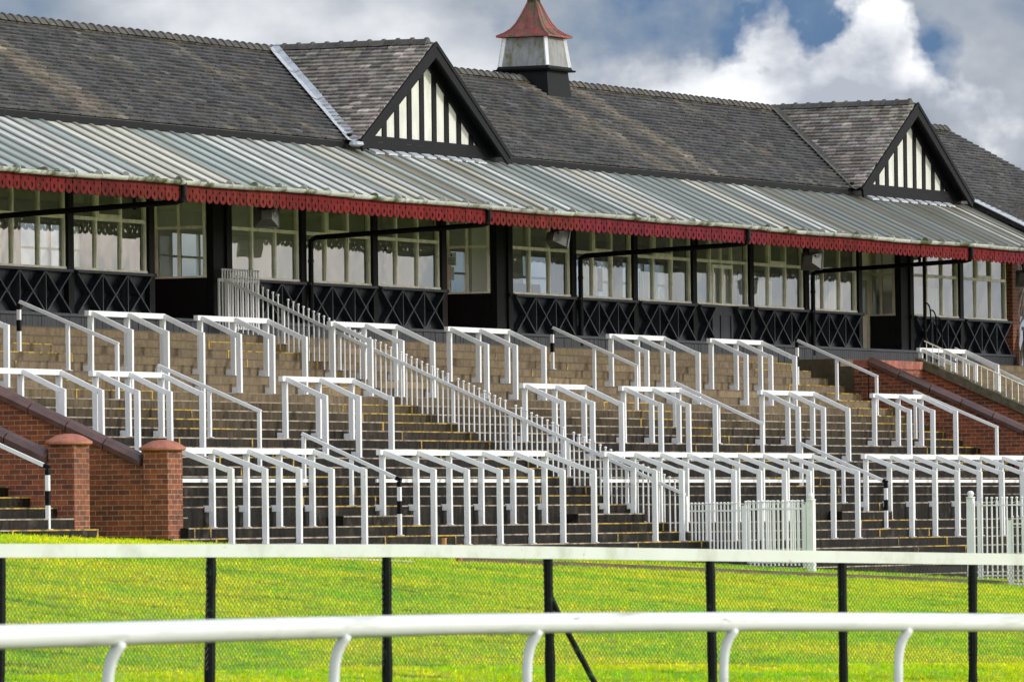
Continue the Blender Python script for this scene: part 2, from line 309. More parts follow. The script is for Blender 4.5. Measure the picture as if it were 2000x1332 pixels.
# ------------------------------------------------------------------ ground
def gz(X,Y):
    X=np.asarray(X,float); Y=np.asarray(Y,float)
    s=X*D0[0]+Y*D0[1]; t=X*R0[0]+Y*R0[1]; ss=np.maximum(s,5.); q=np.clip(t/ss,-.25,.25)
    u=np.clip((q+.07)/.14,-.8,1.8); zf=.02-.22*u; sf=68.9+14.7*u
    st=57.3/np.maximum(D0[1]+q*R0[1],.12); xt=st*(D0[0]+q*R0[0]); zt=np.clip(1.43-.0285*(xt-110),-.6,2.)
    st=np.maximum(st,sf+10)
    a=np.clip((s-20)/(sf-20),0,1); b=np.clip((s-sf)/(st-sf),0,1); b=b*b*(3-2*b)*.35+b*.65
    far=np.clip((s-st-25)/200,0,1)
    z=zf*a*(1-b)+zt*b; z=np.where(s<20,0,z); z=z*(1-far)
    bankk=np.clip((Y-54.99)/.02,0,1)*.07*np.clip((X-113)/2,0,1)*np.clip((s-60)/10,0,1)*(s<st+5)
    return z+bankk
def axis(parts):
    o=[]
    for a,b,n in parts: o+=list(np.linspace(a,b,n,endpoint=False))
    return np.array(o+[parts[-1][1]])
gy=axis([(-1500,-60,12),(-60,20,20),(20,50,40),(50,54.98,16),(54.98,55.02,2),(55.02,58.5,12),(58.5,90,12),(90,2500,14)])
gx=axis([(-600,0,10),(0,40,14),(40,180,150),(180,260,14),(260,4000,14)])
XX,YY=np.meshgrid(gx,gy); ZZ=gz(XX,YY)
def bulk_mesh(name,verts,faces,mat,tints=None):
    me=bpy.data.meshes.new(name); nv=len(verts); nf,k=faces.shape
    me.vertices.add(nv); me.vertices.foreach_set('co',np.asarray(verts,np.float32).ravel())
    me.loops.add(nf*k); me.loops.foreach_set('vertex_index',faces.astype(np.int32).ravel())
    me.polygons.add(nf); me.polygons.foreach_set('loop_start',np.arange(0,nf*k,k,dtype=np.int32)); me.polygons.foreach_set('loop_total',np.full(nf,k,np.int32))
    me.materials.append(mat); a=me.attributes.new('tint','FLOAT_COLOR','FACE')
    arr=np.ones((nf,4),np.float32)
    if tints is not None: arr[:,:3]=tints
    a.data.foreach_set('color',arr.ravel()); me.update(); me.validate()
    o=bpy.data.objects.new(name,me); COL.objects.link(o); return o
ny,nx=XX.shape; idx=np.arange(ny*nx).reshape(ny,nx)
gf=np.stack([idx[:-1,:-1],idx[:-1,1:],idx[1:,1:],idx[1:,:-1]],-1).reshape(-1,4)
fx,fy=XX[:-1,:-1].ravel(),YY[:-1,:-1].ravel(); fs=fx*D0[0]+fy*D0[1]; ft=fx*R0[0]+fy*R0[1]
lawn=np.clip((fs-50)/12,0,1)*np.clip((175-fs)/12,0,1)*np.clip((34-np.abs(ft))/16,0,1)
GT=np.stack([.16+.42*lawn,.15+.43*lawn,.9-.3*lawn],-1)   # beyond the lawn: unseen turf tinted duller, to hold down its green bounce light
tag(bulk_mesh('ground',np.stack([XX,YY,ZZ],-1).reshape(-1,3),gf,M_lawn,GT),kind='structure')
def path_edge(x): return 56.35-.012*(x-134)
def make_grass(N):
    s=np.sqrt(RNG.uniform(62**2,158**2,N)); px=RNG.uniform(-160,2160,N); q=(px-1000)/FPX
    X=s*(D0[0]+q*R0[0]); Y=s*(D0[1]+q*R0[1])
    lim=np.where(X>111.5,np.where(X>131,56.55,57.0),np.where(X>108.8,59.,57.45)); k=Y<lim
    X,Y=X[k],Y[k]; n=len(X); B=3
    X=np.repeat(X,B)+RNG.normal(0,.02,n*B); Y=np.repeat(Y,B)+RNG.normal(0,.02,n*B); Z=gz(X,Y)
    h=RNG.uniform(.022,.055,n*B)*np.repeat(RNG.uniform(.6,1.35,n),B); w=RNG.uniform(.005,.010,n*B)
    th=RNG.uniform(0,2*np.pi,n*B); lx=RNG.normal(0,.5,n*B)*h; ly=RNG.normal(0,.5,n*B)*h
    dx=np.cos(th)*w; dy=np.sin(th)*w
    V=np.empty((n*B,3,3)); V[:,0]=np.stack([X-dx,Y-dy,Z-.004],-1); V[:,1]=np.stack([X+dx,Y+dy,Z-.004],-1); V[:,2]=np.stack([X+lx,Y+ly,Z+h],-1)
    base=np.repeat(RNG.uniform(.65,1.35,n),B)*RNG.uniform(.85,1.15,n*B); yl=np.repeat(RNG.random(n),B)
    T=np.stack([base*(1+.55*(yl>.8)),base*(1+.12*(yl>.8)),base*np.where(yl>.93,5,1.)],-1)
    o=bulk_mesh('grass',V.reshape(-1,3),np.arange(n*B*3).reshape(-1,3),M_blade,T); tag(o,'short bright green lawn grass in front of the terrace','grass',kind='stuff')
make_grass(150000)
# tarmac path along the terrace foot
def strip(name,x0,x1,ya,yb,mat,n=60,lift=.02):
    m=MB(); xs=np.linspace(x0,x1,n)
    ys=np.linspace(0,1,7)
    for i in range(n-1):
        for j in range(6):
            c=[]
            for xx,e in ((xs[i],ys[j]),(xs[i+1],ys[j]),(xs[i+1],ys[j+1]),(xs[i],ys[j+1])):
                y=ya(xx)*(1-e)+yb(xx)*e; c.append((xx,y,float(gz(xx,y))+lift))
            m.quad(*c)
    return tag(m.build(name,mat),kind='structure')
strip('path',111.6,180,lambda x: 57.0 if x<131 else 56.5,lambda x:58.4,M_tar)
# ------------------------------------------------------------------ terrace
Y0=67.4; TR=.423; RI=.1845; ZT=5.58
def sY(i):
    y=Y0-TR*i
    if i>=19: y-=.10*min(1,(i-18)/1.) if i==19 else .0
    if i>=21: y+=.05
    return y
def sZ(i): return ZT-RI*i
NS=29
def terrace(x0,x1,i0,i1,mb,nose,merge20=True,aisles=()):
    # solid stepped block; every riser is laid in blocks of slightly different concrete
    segs=[x0]
    yb=sY(i0-1) if i0>0 else 69.4
    for i in range(i0,i1):
        if merge20 and i==20: continue
        y=sY(i); z=sZ(i); j=i+1
        if merge20 and j==20: j=21
        zl=sZ(j)
        yprev=yb
        x=x0
        while x<x1-1e-6:
            w=jit(1.2,3.0); xe=min(x1,x+w) if x1-(x+w)>.4 else x1
            g=jit(.96,1.04); tn=(g,g*jit(.98,1.01),g*jit(.95,1.03))
            if random.random()<.05: tn=(g*1.35,g*1.3,g*1.25)
            mb.quad((x,y,zl),(xe,y,zl),(xe,y,z),(x,y,z),tn); mb.quad((x,y,z),(xe,y,z),(xe,yprev,z),(x,yprev,z),tn)
            x=xe
        for xe in (x0,x1): mb.quad((xe,y,-.6),(xe,yprev,-.6),(xe,yprev,z),(xe,y,z))
        if nose is not None: nose.box(x0+.01,x1-.01,y-.006,y+.05,z-.021,z+.003)
        yb=y
    mb.quad((x0,yb,-.6),(x1,yb,-.6),(x1,yb,sZ(i1)),(x0,yb,sZ(i1)))
def paint(ym,x0,x1,i0,i1,y_off=.010,mi=1):
    for i in range(i0,i1):
        a,b=x0+jit(-.03,.03),x1+jit(-.03,.03); y=sY(i); z=sZ(i)
        if (i==20): continue
        if random.random()<(.9 if i>7 else .6): ym.box(a,b,y-y_off,y+.012,z-.020,z+.004,(1,1,1),1)
        for xx in (a,b):
            if random.random()<(.75 if i<21 else 1): ym.box(xx-.025,xx+.025,y-y_off-.002,y-.001,z-RI+.02,z-.004,(1,1,1),1)
def aisle_block(mb,nose,x0,x1):   # the in-between step that only the aisles have
    y=sY(21)+.40; z=sZ(20); mb.box(x0,x1,y,sY(19)+.02,sZ(21)-.1,z,(1.3,1.25,1.15)); nose.box(x0+.01,x1-.01,y-.006,y+.05,z-.021,z+.003)
T=MB(); N=MB(); Yl=T
terrace(111.8,158.6,0,NS,T,N)
terrace(110.4,111.79,22,NS,T,N)
for a,b in ((118.6,121.5),(128.8,131.95),(142.1,144.9),(111.8,112.55)): aisle_block(T,N,a,b)
for a,b in ((118.62,121.58),(128.8,131.9),(142.15,144.9)): paint(Yl,a,b,1,25)
paint(Yl,155.3,158.4,1,16); paint(Yl,112.0,112.6,19,23)
def terr_obj(T,N,Yl,label):
    o=T.build('stepped_terrace',[M_conc,M_yellow]); tag(o,label,'terrace')
    N.build('step_edge',M_nose,o); return o
terr_obj(T,N,Yl,'wide concrete standing terrace between the two sloping brick walls, tan above and black below')
T=MB(); N=MB(); Yl=T
terrace(100,108.55,0,24,T,N,False); paint(Yl,105.6,108.5,0,22)
terr_obj(T,N,Yl,'dark flight of concrete steps left of the brick piers')
T=MB(); N=MB(); Yl=T
terrace(162.45,186,0,24,T,N,False); paint(Yl,165.5,168.5,0,14)
terr_obj(T,N,Yl,'short run of concrete steps at the far right beyond the mossy wall')
# ------------------------------------------------------------------ brick walls and piers
def nz(y): return ZT-(RI/TR)*(Y0-y)          # height of the step line
def sloping_wall(label,x0,x1,ya,yb,h,cop='tile',zb=-.2):
    w=MB(); ta,tb=nz(ya)+h-.1,nz(yb)+h-.1
    w.prism([(x0,ya,zb),(x0,yb,zb),(x0,yb,tb),(x0,ya,ta)],(x1-x0,0,0))
    o=tag(w.build('brick_wall',M_brick,uv=True),label,'wall'); c=MB()
    if cop=='tile':
        n=max(2,int(abs(yb-ya)/.72))
        for k in range(n):
            a,b=ya+(yb-ya)*k/n,ya+(yb-ya)*(k+.97)/n; z0,z1=nz(a)+h,nz(b)+h; g=jit(.8,1.25)
            xm=(x0+x1)/2
            prof=[(x0-.08,-.12),(x1+.08,-.12),(x1+.08,-.03),(x1-.04,.05),(xm,.075),(x0+.04,.05),(x0-.08,-.03)]
            c.prism([(px,a,z0+pz) for px,pz in prof],(0,b-a,z1-z0),(g,g,g))
        c.build('coping',M_coping,o)
    else:
        n=40
        for k in range(n):
            a,b=ya+(yb-ya)*k/n,ya+(yb-ya)*(k+1)/n; e=jit(-.02,.03)
            c.prism([(x0-.1+jit(-.02,.02),a,nz(a)+h-.16),(x1+.1,a,nz(a)+h-.16),(x1+.07,a,nz(a)+h+.03+e),(x0-.06,a,nz(a)+h+.04+e)],(0,b-a,nz(b)-nz(a)))
        c.build('coping',M_mossy,o)
    return o
def pier(label,x0,x1,y0,y1,zb,zt):
    w=MB(); w.box(x0,x1,y0,y1,zb,zt); o=tag(w.build('brick_pier',M_brick,uv=True),label,'pier','brick piers with domed caps'); c=MB()
    cx,cy=(x0+x1)/2,(y0+y1)/2; r=.405
    prof=[]
    c.lathe((cx,cy,zt),[(r*.93,0),(r,.02),(r,.055),(r*.92,.075),(r*.80,.105),(r*.62,.145),(r*.4,.175),(r*.15,.19)],28)
    c.build('cap',M_terra,o,smooth=False)
    return o
sloping_wall('long sloping brick wall with brown tile coping, behind the two left piers',111.45,111.8,65.1,59.25,.86)
sloping_wall('short sloping brick wall whose coping ends at the leftmost pier',108.4,108.75,65.1,59.42,.84)
pier('red brick pier with domed cap, left of the pair, ending the lower wall',108.38,108.92,58.93,59.42,-.2,3.13)
pier('red brick pier with domed cap, right of the pair, beside the terrace steps',111.36,111.90,58.72,59.2,-.2,3.04)
w=MB(); w.box(108.76,111.44,65.1,65.4,0,5.45); tag(w.build('brick_wall',M_brick,uv=True),'upright brick wall closing the gap behind the two left piers','wall')
sloping_wall('sloping brick wall with brown tile coping at the right end of the terrace',158.6,158.95,65.08,57.3,.88)
sloping_wall('sloping brick wall with thick mossy coping at the far right',162.1,162.45,65.3,57.3,.86,'moss')
w=MB(); w.box(158.6,162.09,65.12,65.45,0,5.26); o=tag(w.build('brick_wall',M_brick,uv=True),'upright brick wall topped with bricks on edge below the beige door','wall')
c=MB()
for k in range(36):
    a=158.58+k*.0976; g=jit(.75,1.3); c.box(a,a+.088,65.09,65.48,5.262,5.45,(g,g,g))
c.build('brick_on_edge',pmat('edge_brick',(.27,.085,.055),.75,.3,8,bmp=.3),o)
# ------------------------------------------------------------------ crush barriers
def barrier(label,row,e0,e1,n,rl=None,rr=None,mid=False,scale=1.):
    yu,zu,fu,ylo,zlo,fl=row
    # e0,e1: X of the outer frames
    o=thing('crush_barrier',((e0+e1)/2,yu,fu),label,'barrier','white crush barriers on the terrace')
    xs=[e0+(e1-e0)*k/max(1,n-1) for k in range(n)]
    rl=e0-.16 if rl is None else rl; rr=e1+.05 if rr is None else rr
    r=MB(); r.box(rl,rr,yu-.045,yu+.045,zu-.1,zu); r.build('rail',M_white,o)
    if mid:
        r=MB(); r.box(rl+.05,rr-.02,yu+.051,yu+.085,zu-.60,zu-.535); r.build('rail',M_white,o)
    for x in xs:
        x=x+jit(-.015,.015); lx=jit(-.012,.012)
        p=MB(); p.hexa([(x-.036+lx,yu-.05,fu),(x+.036+lx,yu-.05,fu),(x+.036+lx,yu+.048,fu),(x-.036+lx,yu+.048,fu),(x-.036,yu-.05,zu-.101),(x+.036,yu-.05,zu-.101),(x+.036,yu+.048,zu-.101),(x-.036,yu+.048,zu-.101)])
        u=p.build('post',M_white,o)
        b=MB(); zb=fu if not mid else fu+.27
        b.box(x-.05,x-.037,yu+.0,yu+.15,zb+.005,zb+.12); b.build('bracket',M_white,u); b=MB(); b.box(x-.049,x+.049,yu-.075,yu+.06,fu+.001,fu+.012); b.build('foot_plate',M_white,u)
        p=MB(); p.hexa([(x-.036+lx,ylo-.05,fl),(x+.036+lx,ylo-.05,fl),(x+.036+lx,ylo+.048,fl),(x-.036+lx,ylo+.048,fl),(x-.036,ylo-.05,zlo),(x+.036,ylo-.05,zlo),(x+.036,ylo+.048,zlo+.035),(x-.036,ylo+.048,zlo+.035)])
        l=p.build('post',M_white,o)
        b=MB(); b.box(x-.05,x-.037,ylo+.0,ylo+.14,fl+.005,fl+.12); b.build('bracket',M_white,l); b=MB(); b.box(x-.049,x+.049,ylo-.08,ylo+.06,fl+.001,fl+.012); b.build('foot_plate',M_white,l)
        g=MB(); g.bar((x,yu-.046,zu-.055),(x,ylo+.049,zlo-.022),.066,.088); g.build('brace',M_white,o)
ROW1=(sY(4)-.16,5.81,sZ(5),sY(6)-.16,5.43,sZ(7))
ROW2=(sY(11)-.16,4.55,sZ(12),sY(13)-.16,4.17,sZ(14))
ROW3=(sY(19)-.13,3.10,sZ(21),sY(22)-.05,2.72,sZ(23))
def xs_of(row,a,b,ya,yb): return on_y(a,ya,row[3])[0]-.04,on_y(b,yb,row[3])[0]-.04
L1=[('white crush barrier cut by the left picture edge, in the top row',None),
 ('white crush barrier in the top row, crossed by the leftmost handrail',(257,395.5,640,645)),
 ('white crush barrier in the top row, in front of the spiked gate panel',(468,597,648,655)),
 ('white crush barrier in the top row, crossed by the spiked stair railing',(725,845.8,660,666)),
 ('white crush barrier in the top row, just left of the middle black banded post',(951.8,1064,671,677)),
 ('white crush barrier in the top row, just right of the middle black banded handrail',(1264,1364.5,685,690)),
 ('white crush barrier in the top row, left of the right-hand black banded handrail',(1458.6,1553.7,693,698)),
 ('white crush barrier at far right, beyond the mossy wall and behind its thin railing',(1864,1948,716,719))]
for lab,q in L1:
    if q is None: barrier(lab,ROW1,113.4,116.5,3); continue
    a,b=xs_of(ROW1,q[0],q[1],q[2],q[3]); barrier(lab,ROW1,a,b,3)
L2=[('white crush barrier in the middle row, partly behind the coping of the left wall',(125,199,762,766),2,112.0),
 ('white crush barrier in the middle row, above the right brick pier cap',(269,397,762,768),3,None),
 ('white crush barrier in the middle row, alone in front of the spiked stair railing',(636,765.5,772,776),3,None),
 ('white crush barrier in the middle row, first to the right of the spiked stair railing',(1101,1215,785,788),3,None),
 ('white crush barrier in the middle row, with a handrail starting at its right end',(1291.6,1399,788,792),3,None),
 ('white crush barrier in the middle row, right of the lower end of a handrail',(1559.8,1657.4,795,799),3,None),
 ('white crush barrier in the middle row, in front of the right brick wall',(1777,1867.6,801,804),3,None)]
for lab,q,n,rl in L2:
    a,b=xs_of(ROW2,*q); barrier(lab,ROW2,a,b,n,rl)
L3=[('long white crush barrier in the bottom row, next to the right brick pier',(453.5,712.4,914,914),5),
 ('long white crush barrier in the bottom row, crossed by the lower stair railing',(848.3,1160.8,914,915),6),
 ('longest white crush barrier in the bottom row, behind the left gate',(1280,1676,917,926),9),
 ('long white crush barrier at the right picture edge, in the bottom row',(1781.4,2000,922,924),6)]
for lab,q,n in L3:
    a,b=xs_of(ROW3,*q)
    if n==6 and q[0]>1700: b=a+(b-a)*8/5; n=9
    barrier(lab,ROW3,a,b,n,mid=True)
barrier('white crush barrier at the far right edge, lower down beyond the mossy wall',ROW2,165.6,168.6,3)
# ------------------------------------------------------------------ handrails
def handrail(label,x,ya,za,yb,zb,nposts,band=None):
    o=thing('handrail',(x,(ya+yb)/2,nz((ya+yb)/2)),label,'handrail','white handrails down the aisles')
    r=MB(); r.bar((x,ya,za-.03),(x,yb,zb-.03),.06,.062); rr=r.build('rail',M_white,o)
    sl=(zb-za)/(yb-ya)
    for k in range(nposts):
        y=ya+(yb-ya)*k/(nposts-1); y+= -.035 if k==0 else (.035 if k==nposts-1 else 0)
        zt=za+sl*(y-ya)-.065; i=math.floor((Y0-y)/TR)+1; zf=sZ(max(0,i)) if i!=20 else sZ(21)
        p=MB(); p.box(x-.03,x+.03,y-.033,y+.033,zf,zt); po=p.build('post',M_white,o)
        f=MB(); f.box(x-.05,x+.05,y-.07,y+.07,zf+.001,zf+.013); f.build('foot_plate',M_white,po)
        if band is not None and k==band:
            L=zt-zf
            for a,b in ((zf+L*.40,zf+L*.64),(zf+L*.90,zf+L*.999)) if band else ((zf+L*.43,zf+L*.66),(zf+L*.87,zf+L*.999)): q=MB(); q.box(x-.033,x+.033,y-.036,y+.036,a,b); q.build('black_band',M_black,po)
            q=MB(); q.bar(*(((x,ya+.0,za-.03),(x,ya-.05,za-.03+sl*-.05),.067,.069) if not band else ((x,yb+.10,zb-.03+(-sl)*-.10),(x,yb-.004,zb-.03),.067,.069))); q.build('black_band',M_black,po)
for lab,x,ya,za,yb,zb,n,bd in (
 ('white handrail at the top of the left aisle, with a black banded top post',120.,66.42,6.02,64.28,5.16,3,0),
 ('white handrail halfway down the left aisle, starting above the right brick pier',120.,63.46,4.75,61.33,3.86,3,None),
 ('white handrail at the foot of the left aisle, ending in a banded post',120.,60.49,3.44,58.48,2.56,3,2),
 ('white handrail at the top of the middle aisle, with a black banded top post',143.4,66.25,5.98,64.2,5.08,3,0),
 ('white handrail halfway down the middle aisle, right of the stair railing',143.4,63.38,4.74,61.28,3.79,3,None),
 ('white handrail at the foot of the middle aisle, ending in a banded post',143.4,60.46,3.39,58.46,2.52,3,2),
 ('white handrail at the top of the right aisle, reaching the brick end wall',156.5,66.05,5.93,64.0,5.03,3,0),
 ('white handrail halfway down the right aisle, against the brick end wall',156.5,63.12,4.68,61.05,3.81,3,None),
 ('white handrail down the dark steps left of the brick piers',107.5,61.2,3.72,58.92,2.77,3,2),
 ('white handrail at far right, above the thin railing on the mossy wall',167.,66.3,5.93,63.9,4.78,3,0)):
    handrail(lab,x,ya,za,yb,zb,n,bd)
# ------------------------------------------------------------------ spiked stair railing
def spike(m,x,y,z0,z1,r=.0185,ball=.034):
    m.tube([(x,y,z0),(x,y,z1)],r,6); m.lathe((x,y,z1-.005),[(.006,0),(ball*.75,.008),(ball,.024),(ball*.75,.04),(.006,.048)],8)
XF=132.2
def rail_z(y): return 6.77+(y-68.38)*(6.77-2.29)/(68.38-58.23)
o=thing('stair_railing',(XF,63,nz(63)),'long white railing with ball-topped spikes running down the terrace','railing')
m=MB(); m.bar((XF,68.38,rail_z(68.38)-.03),(XF,58.2,rail_z(58.2)-.03),.07,.06); m.build('top_rail',M_white,o)
m=MB(); m.bar((XF,67.3,rail_z(67.3)-.96),(XF,58.24,rail_z(58.24)-.96),.05,.055); m.build('bottom_rail',M_white,o)
npk=88; mains={0,11,22,33,44,55,66,77}
for k in range(npk):
    y=68.30-k*(68.30-58.30)/(npk-1); z=rail_z(y)
    if k in mains:
        i=math.floor((Y0-y)/TR)+1; zf=sZ(max(0,i)); p=MB(); p.box(XF-.028,XF+.028,y-.03,y+.03,zf,z-.062); po=p.build('post',M_white,o)
        f=MB(); f.box(XF-.06,XF+.06,y-.06,y+.06,zf+.001,zf+.012); f.build('foot_plate',M_white,po)
    else:
        p=MB(); spike(p,XF,y,max(z-.95,5.6 if y>67.3 else -9),z+.15); p.build('spike',M_white,o)
p=MB(); p.box(XF-.045,XF+.045,58.15,58.24,.75,rail_z(58.2)-.062); p.build('end_post',M_white,o)
o=thing('spiked_gate',(133,68.34,5.6),'white spiked gate panel at the top of the stair railing','gate')
m=MB(); m.box(132.06,133.85,68.41,68.45,5.74,5.80); m.box(132.06,133.85,68.41,68.45,6.70,6.765); m.box(132.06,132.11,68.415,68.445,5.801,6.699); m.box(133.80,133.85,68.415,68.445,5.801,6.699); m.build('gate_frame',M_white,o)
for k in range(15):
    p=MB(); spike(p,132.17+k*.114,68.395,5.76,6.93); p.build('spike',M_white,o)
# ------------------------------------------------------------------ low gates on the lawn side
def gate_fence(name,label,cat,p0,p1,n,zb,zt,group=None,frame=True,skew=0):
    o=thing(name,((p0[0]+p1[0])/2,(p0[1]+p1[1])/2,zb),label,cat,group)
    for z in (zt-.13,zb+.10):
        m=MB(); m.bar((p0[0],p0[1],z),(p1[0],p1[1],z),.03,.03); m.build('rail',M_white,o)
    for k in range(n):
        e=(k+.5)/n; p=MB(); spike(p,p0[0]+(p1[0]-p0[0])*e,p0[1]+(p1[1]-p0[1])*e,zb+.03,zt,.019,.034); p.build('spike',M_white,o)
    if frame:
        for q in (p0,p1):
            m=MB(); m.box(q[0]-.03,q[0]+.03,q[1]-.035,q[1]+.035,zb-.02,zt-.05); m.build('frame_post',M_white,o)
    return o
def gate_post(label,x,y,zb,zt):
    m=MB(); m.box(x-.068,x+.068,y-.068,y+.068,zb,zt); o=tag(m.build('gate_post',M_white),label,'gate post','gate posts with ball finials')
    b=MB(); b.lathe((x,y,zt),[(.1,0),(.1,.02),(.04,.03),(.062,.05),(.072,.085),(.062,.12),(.03,.145)],14); b.build('ball_finial',M_white,o)
def ggz(x,y): return float(gz(x,y))
gate_fence('picket_fence','white picket panel running from the foot of the stair railing','fence',(132.2,58.1),(132.2,on_x(1450,1000,132.2)[1]+.03),14,ggz(132.2,57)+.02,2.05,'white picket panels and gates by the lawn',False)
yg_=on_x(1572,1000,132.2)[1]; yq_=on_x(1450,1000,132.2)[1]
gate_fence('picket_gate','white picket gate hung on the left ball-topped post','gate',(132.2,yq_-.03),(132.2,yg_),15,ggz(132.2,56)+.05,2.07,'white picket panels and gates by the lawn')
ya_,yb_=on_x(1457,1000,133.2)[1],on_x(1572,1000,133.2)[1]
gate_fence('picket_fence','second white picket panel close behind the left gate','fence',(133.2,ya_),(133.2,yb_),12,ggz(134,57)+.05,2.08,'white picket panels and gates by the lawn')
x1=on_y(1580,1000,54.95)[0]; x2=on_y(1896,1000,55.6)[0]
gate_post('white square gate post with ball finial, left of the opening',132.2,yg_-.13,ggz(132.2,yg_)-.1,on_x(1580,977,132.2)[2])
gate_post('white square gate post with ball finial, right of the opening',x2,55.6,ggz(x2,55.6)-.1,on_x(1893,972,x2)[2])
gate_fence('picket_gate','white picket gate hung on the right ball-topped post','gate',(x2+.02,55.42),(x2+.02,53.2),20,ggz(x2,55)+.05,2.11,'white picket panels and gates by the lawn')
gate_fence('picket_fence','lower white picket panel beside the right gate','fence',(x2-.35,54.6),(x2-.35,52.6),18,ggz(x2,54)+.0,1.72,'white picket panels and gates by the lawn')
# ------------------------------------------------------------------ railing on the mossy wall
o=thing('thin_railing',(162.27,63.8,5),'thin cream railing standing on the mossy far right wall','railing')
m=MB(); m.tube([(162.27,65.15,5.95),(162.27,60.2,5.95-.4362*4.95)],.016,6); m.build('top_rail',M_cream,o)
for k in range(32):
    y=65.1-k*.155; m=MB(); m.tube([(162.27,y,nz(y)+.86),(162.27,y,5.95-.4362*(65.15-y))],.010,5); m.build('upright',M_cream,o)
# ------------------------------------------------------------------ pavilion
YF=68.66; FZ=5.58
PX=lambda k:126.05+3.378*k
KL,KR=-4,15
pav=thing('pavilion',(145,YF,FZ),'long Edwardian racecourse pavilion with slate roof, red scalloped valance and glazed front','building')
def part(mb,name,mat,par=None,**k): return mb.build(name,mat,par or pav,**k)
# body: floor, rear wall with openings, ceiling, ends
b=MB(); b.box(PX(KL),177.2,YF+.12,74.2,5.2,FZ-.003); part(b,'floor',M_floor)
b=MB(); YR=73.6
b.box(PX(KL),177.2,YR,YR+.22,FZ,6.55); b.box(PX(KL),177.2,YR,YR+.22,8.15,9.3)
op=[]
x=PX(KL)
for k in range(KL,KR):
    op.append((PX(k)+.35,PX(k)+3.05))
xs=[PX(KL)]
for a,c in op: b.box(xs[-1],a,YR,YR+.22,6.551,8.149); xs.append(c)
b.box(xs[-1],177.2,YR,YR+.22,6.551,8.149); part(b,'rear_wall',M_int)
for a,c in op:
    f=MB(); f.box(a,c,YR+.05,YR+.11,6.551,6.62); f.box(a,c,YR+.05,YR+.11,8.08,8.149)
    for xx in (a+.035,(a+c)/2,c-.035): f.box(xx-.035,xx+.035,YR+.045,YR+.115,6.621,8.079)
    f.box(a+.07,c-.07,YR+.055,YR+.105,7.55,7.6)
    fo=part(f,'rear_window',M_white); g=MB(); g.quad((a,YR+.08,6.6),(c,YR+.08,6.6),(c,YR+.08,8.1),(a,YR+.08,8.1)); g.build('pane',M_glass,fo)
b=MB(); b.box(PX(KL),177.2,YF+.2,YR-.01,8.55,8.62); part(b,'ceiling',M_int)
for k in (5.03,12.03):
    b=MB(); b.box(PX(k)-.05,PX(k)+.05,YF+1.45,YR-.01,FZ,8.54); part(b,'partition',M_int)
b=MB(); b.box(176.76,177.16,YF-.16,74.0,3.5,9.2); part(b,'end_wall',M_brick,uv=True)
b=MB(); b.box(176.70,176.755,YF+.1,73.59,FZ,8.54); part(b,'end_lining',M_int)
b=MB(); b.box(PX(KL)-.3,PX(KL)-.01,YF-.1,74.0,3.5,9.2); part(b,'end_wall',M_brick,uv=True)
# front posts
for k in range(KL,KR):
    b=MB(); x=PX(k); b.box(x-.115,x+.115,YF-.11,YF+.09,5.3,9.2); b.box(x-.15,x+.15,YF-.16,YF-.112,FZ,FZ+.35); b.box(x-.13,x+.13,YF-.145,YF-.112,6.72,6.80)
    part(b,'post',M_black)
b=MB(); b.box(PX(KL),176.84,YF-.1,YF+.08,8.52,9.2); part(b,'head_beam',M_black)
b=MB()
x=PX(KL)
while x<163.5:
    g=jit(.4,.8); b.box(x,x+.118,YF-.2+jit(0,.012),YF-.13,5.15,5.86,(g,g,g)); x+=.125
while x<176.8:
    g=jit(.4,.8); b.box(x,x+.118,YF-.2,YF-.13,5.15,5.86,(g,g,g)); x+=.125
b.box(PX(KL),176.8,YF-.24,YF-.10,5.862,5.92); part(b,'plinth',M_plank)
def lattice(x0,x1,cells,lastdark=False):
    b=MB(); x=x0
    while x<x1-.01:
        g=jit(.75,1.35); xe=min(x+.098,x1); b.box(x,xe,YF+jit(0,.006),YF+.04,5.6,6.78,(g,g,g)); x+=.1
    p=part(b,'lattice_panel',M_plank)
    f=MB(); yb,yf=YF-.004,YF-.185; w=(x1-x0)/cells; za,zb=5.93,6.72; th=.034
    for i in range(cells+1):
        if 0<i<cells: f.box(x0+i*w-th/2,x0+i*w+th/2,yf,yb,za,zb-.002)
    for i in range(cells):
        a,c=x0+i*w+th*.6,x0+(i+1)*w-th*.6
        for (pa,pc) in ((a,c),(c,a)):
            dx=pc-pa; L=math.hypot(dx,zb-za); nx_,nz_=(zb-za)/L*th/2,-dx/L*th/2
            e=.003 if pa==a else 0
            f.prism([(pa-nx_,yf+e,za-nz_),(pa+nx_,yf+e,za+nz_),(pc+nx_,yf+e,zb-.004+nz_),(pc-nx_,yf+e,zb-.004-nz_)],(0,yb-yf-.01,0))
    f.build('cross_brace',M_plank,p)
    s=MB(); s.box(x0-.02,x1+.02,YF-.215,YF+.045,6.73,6.785); s.build('sill',M_plank,p)
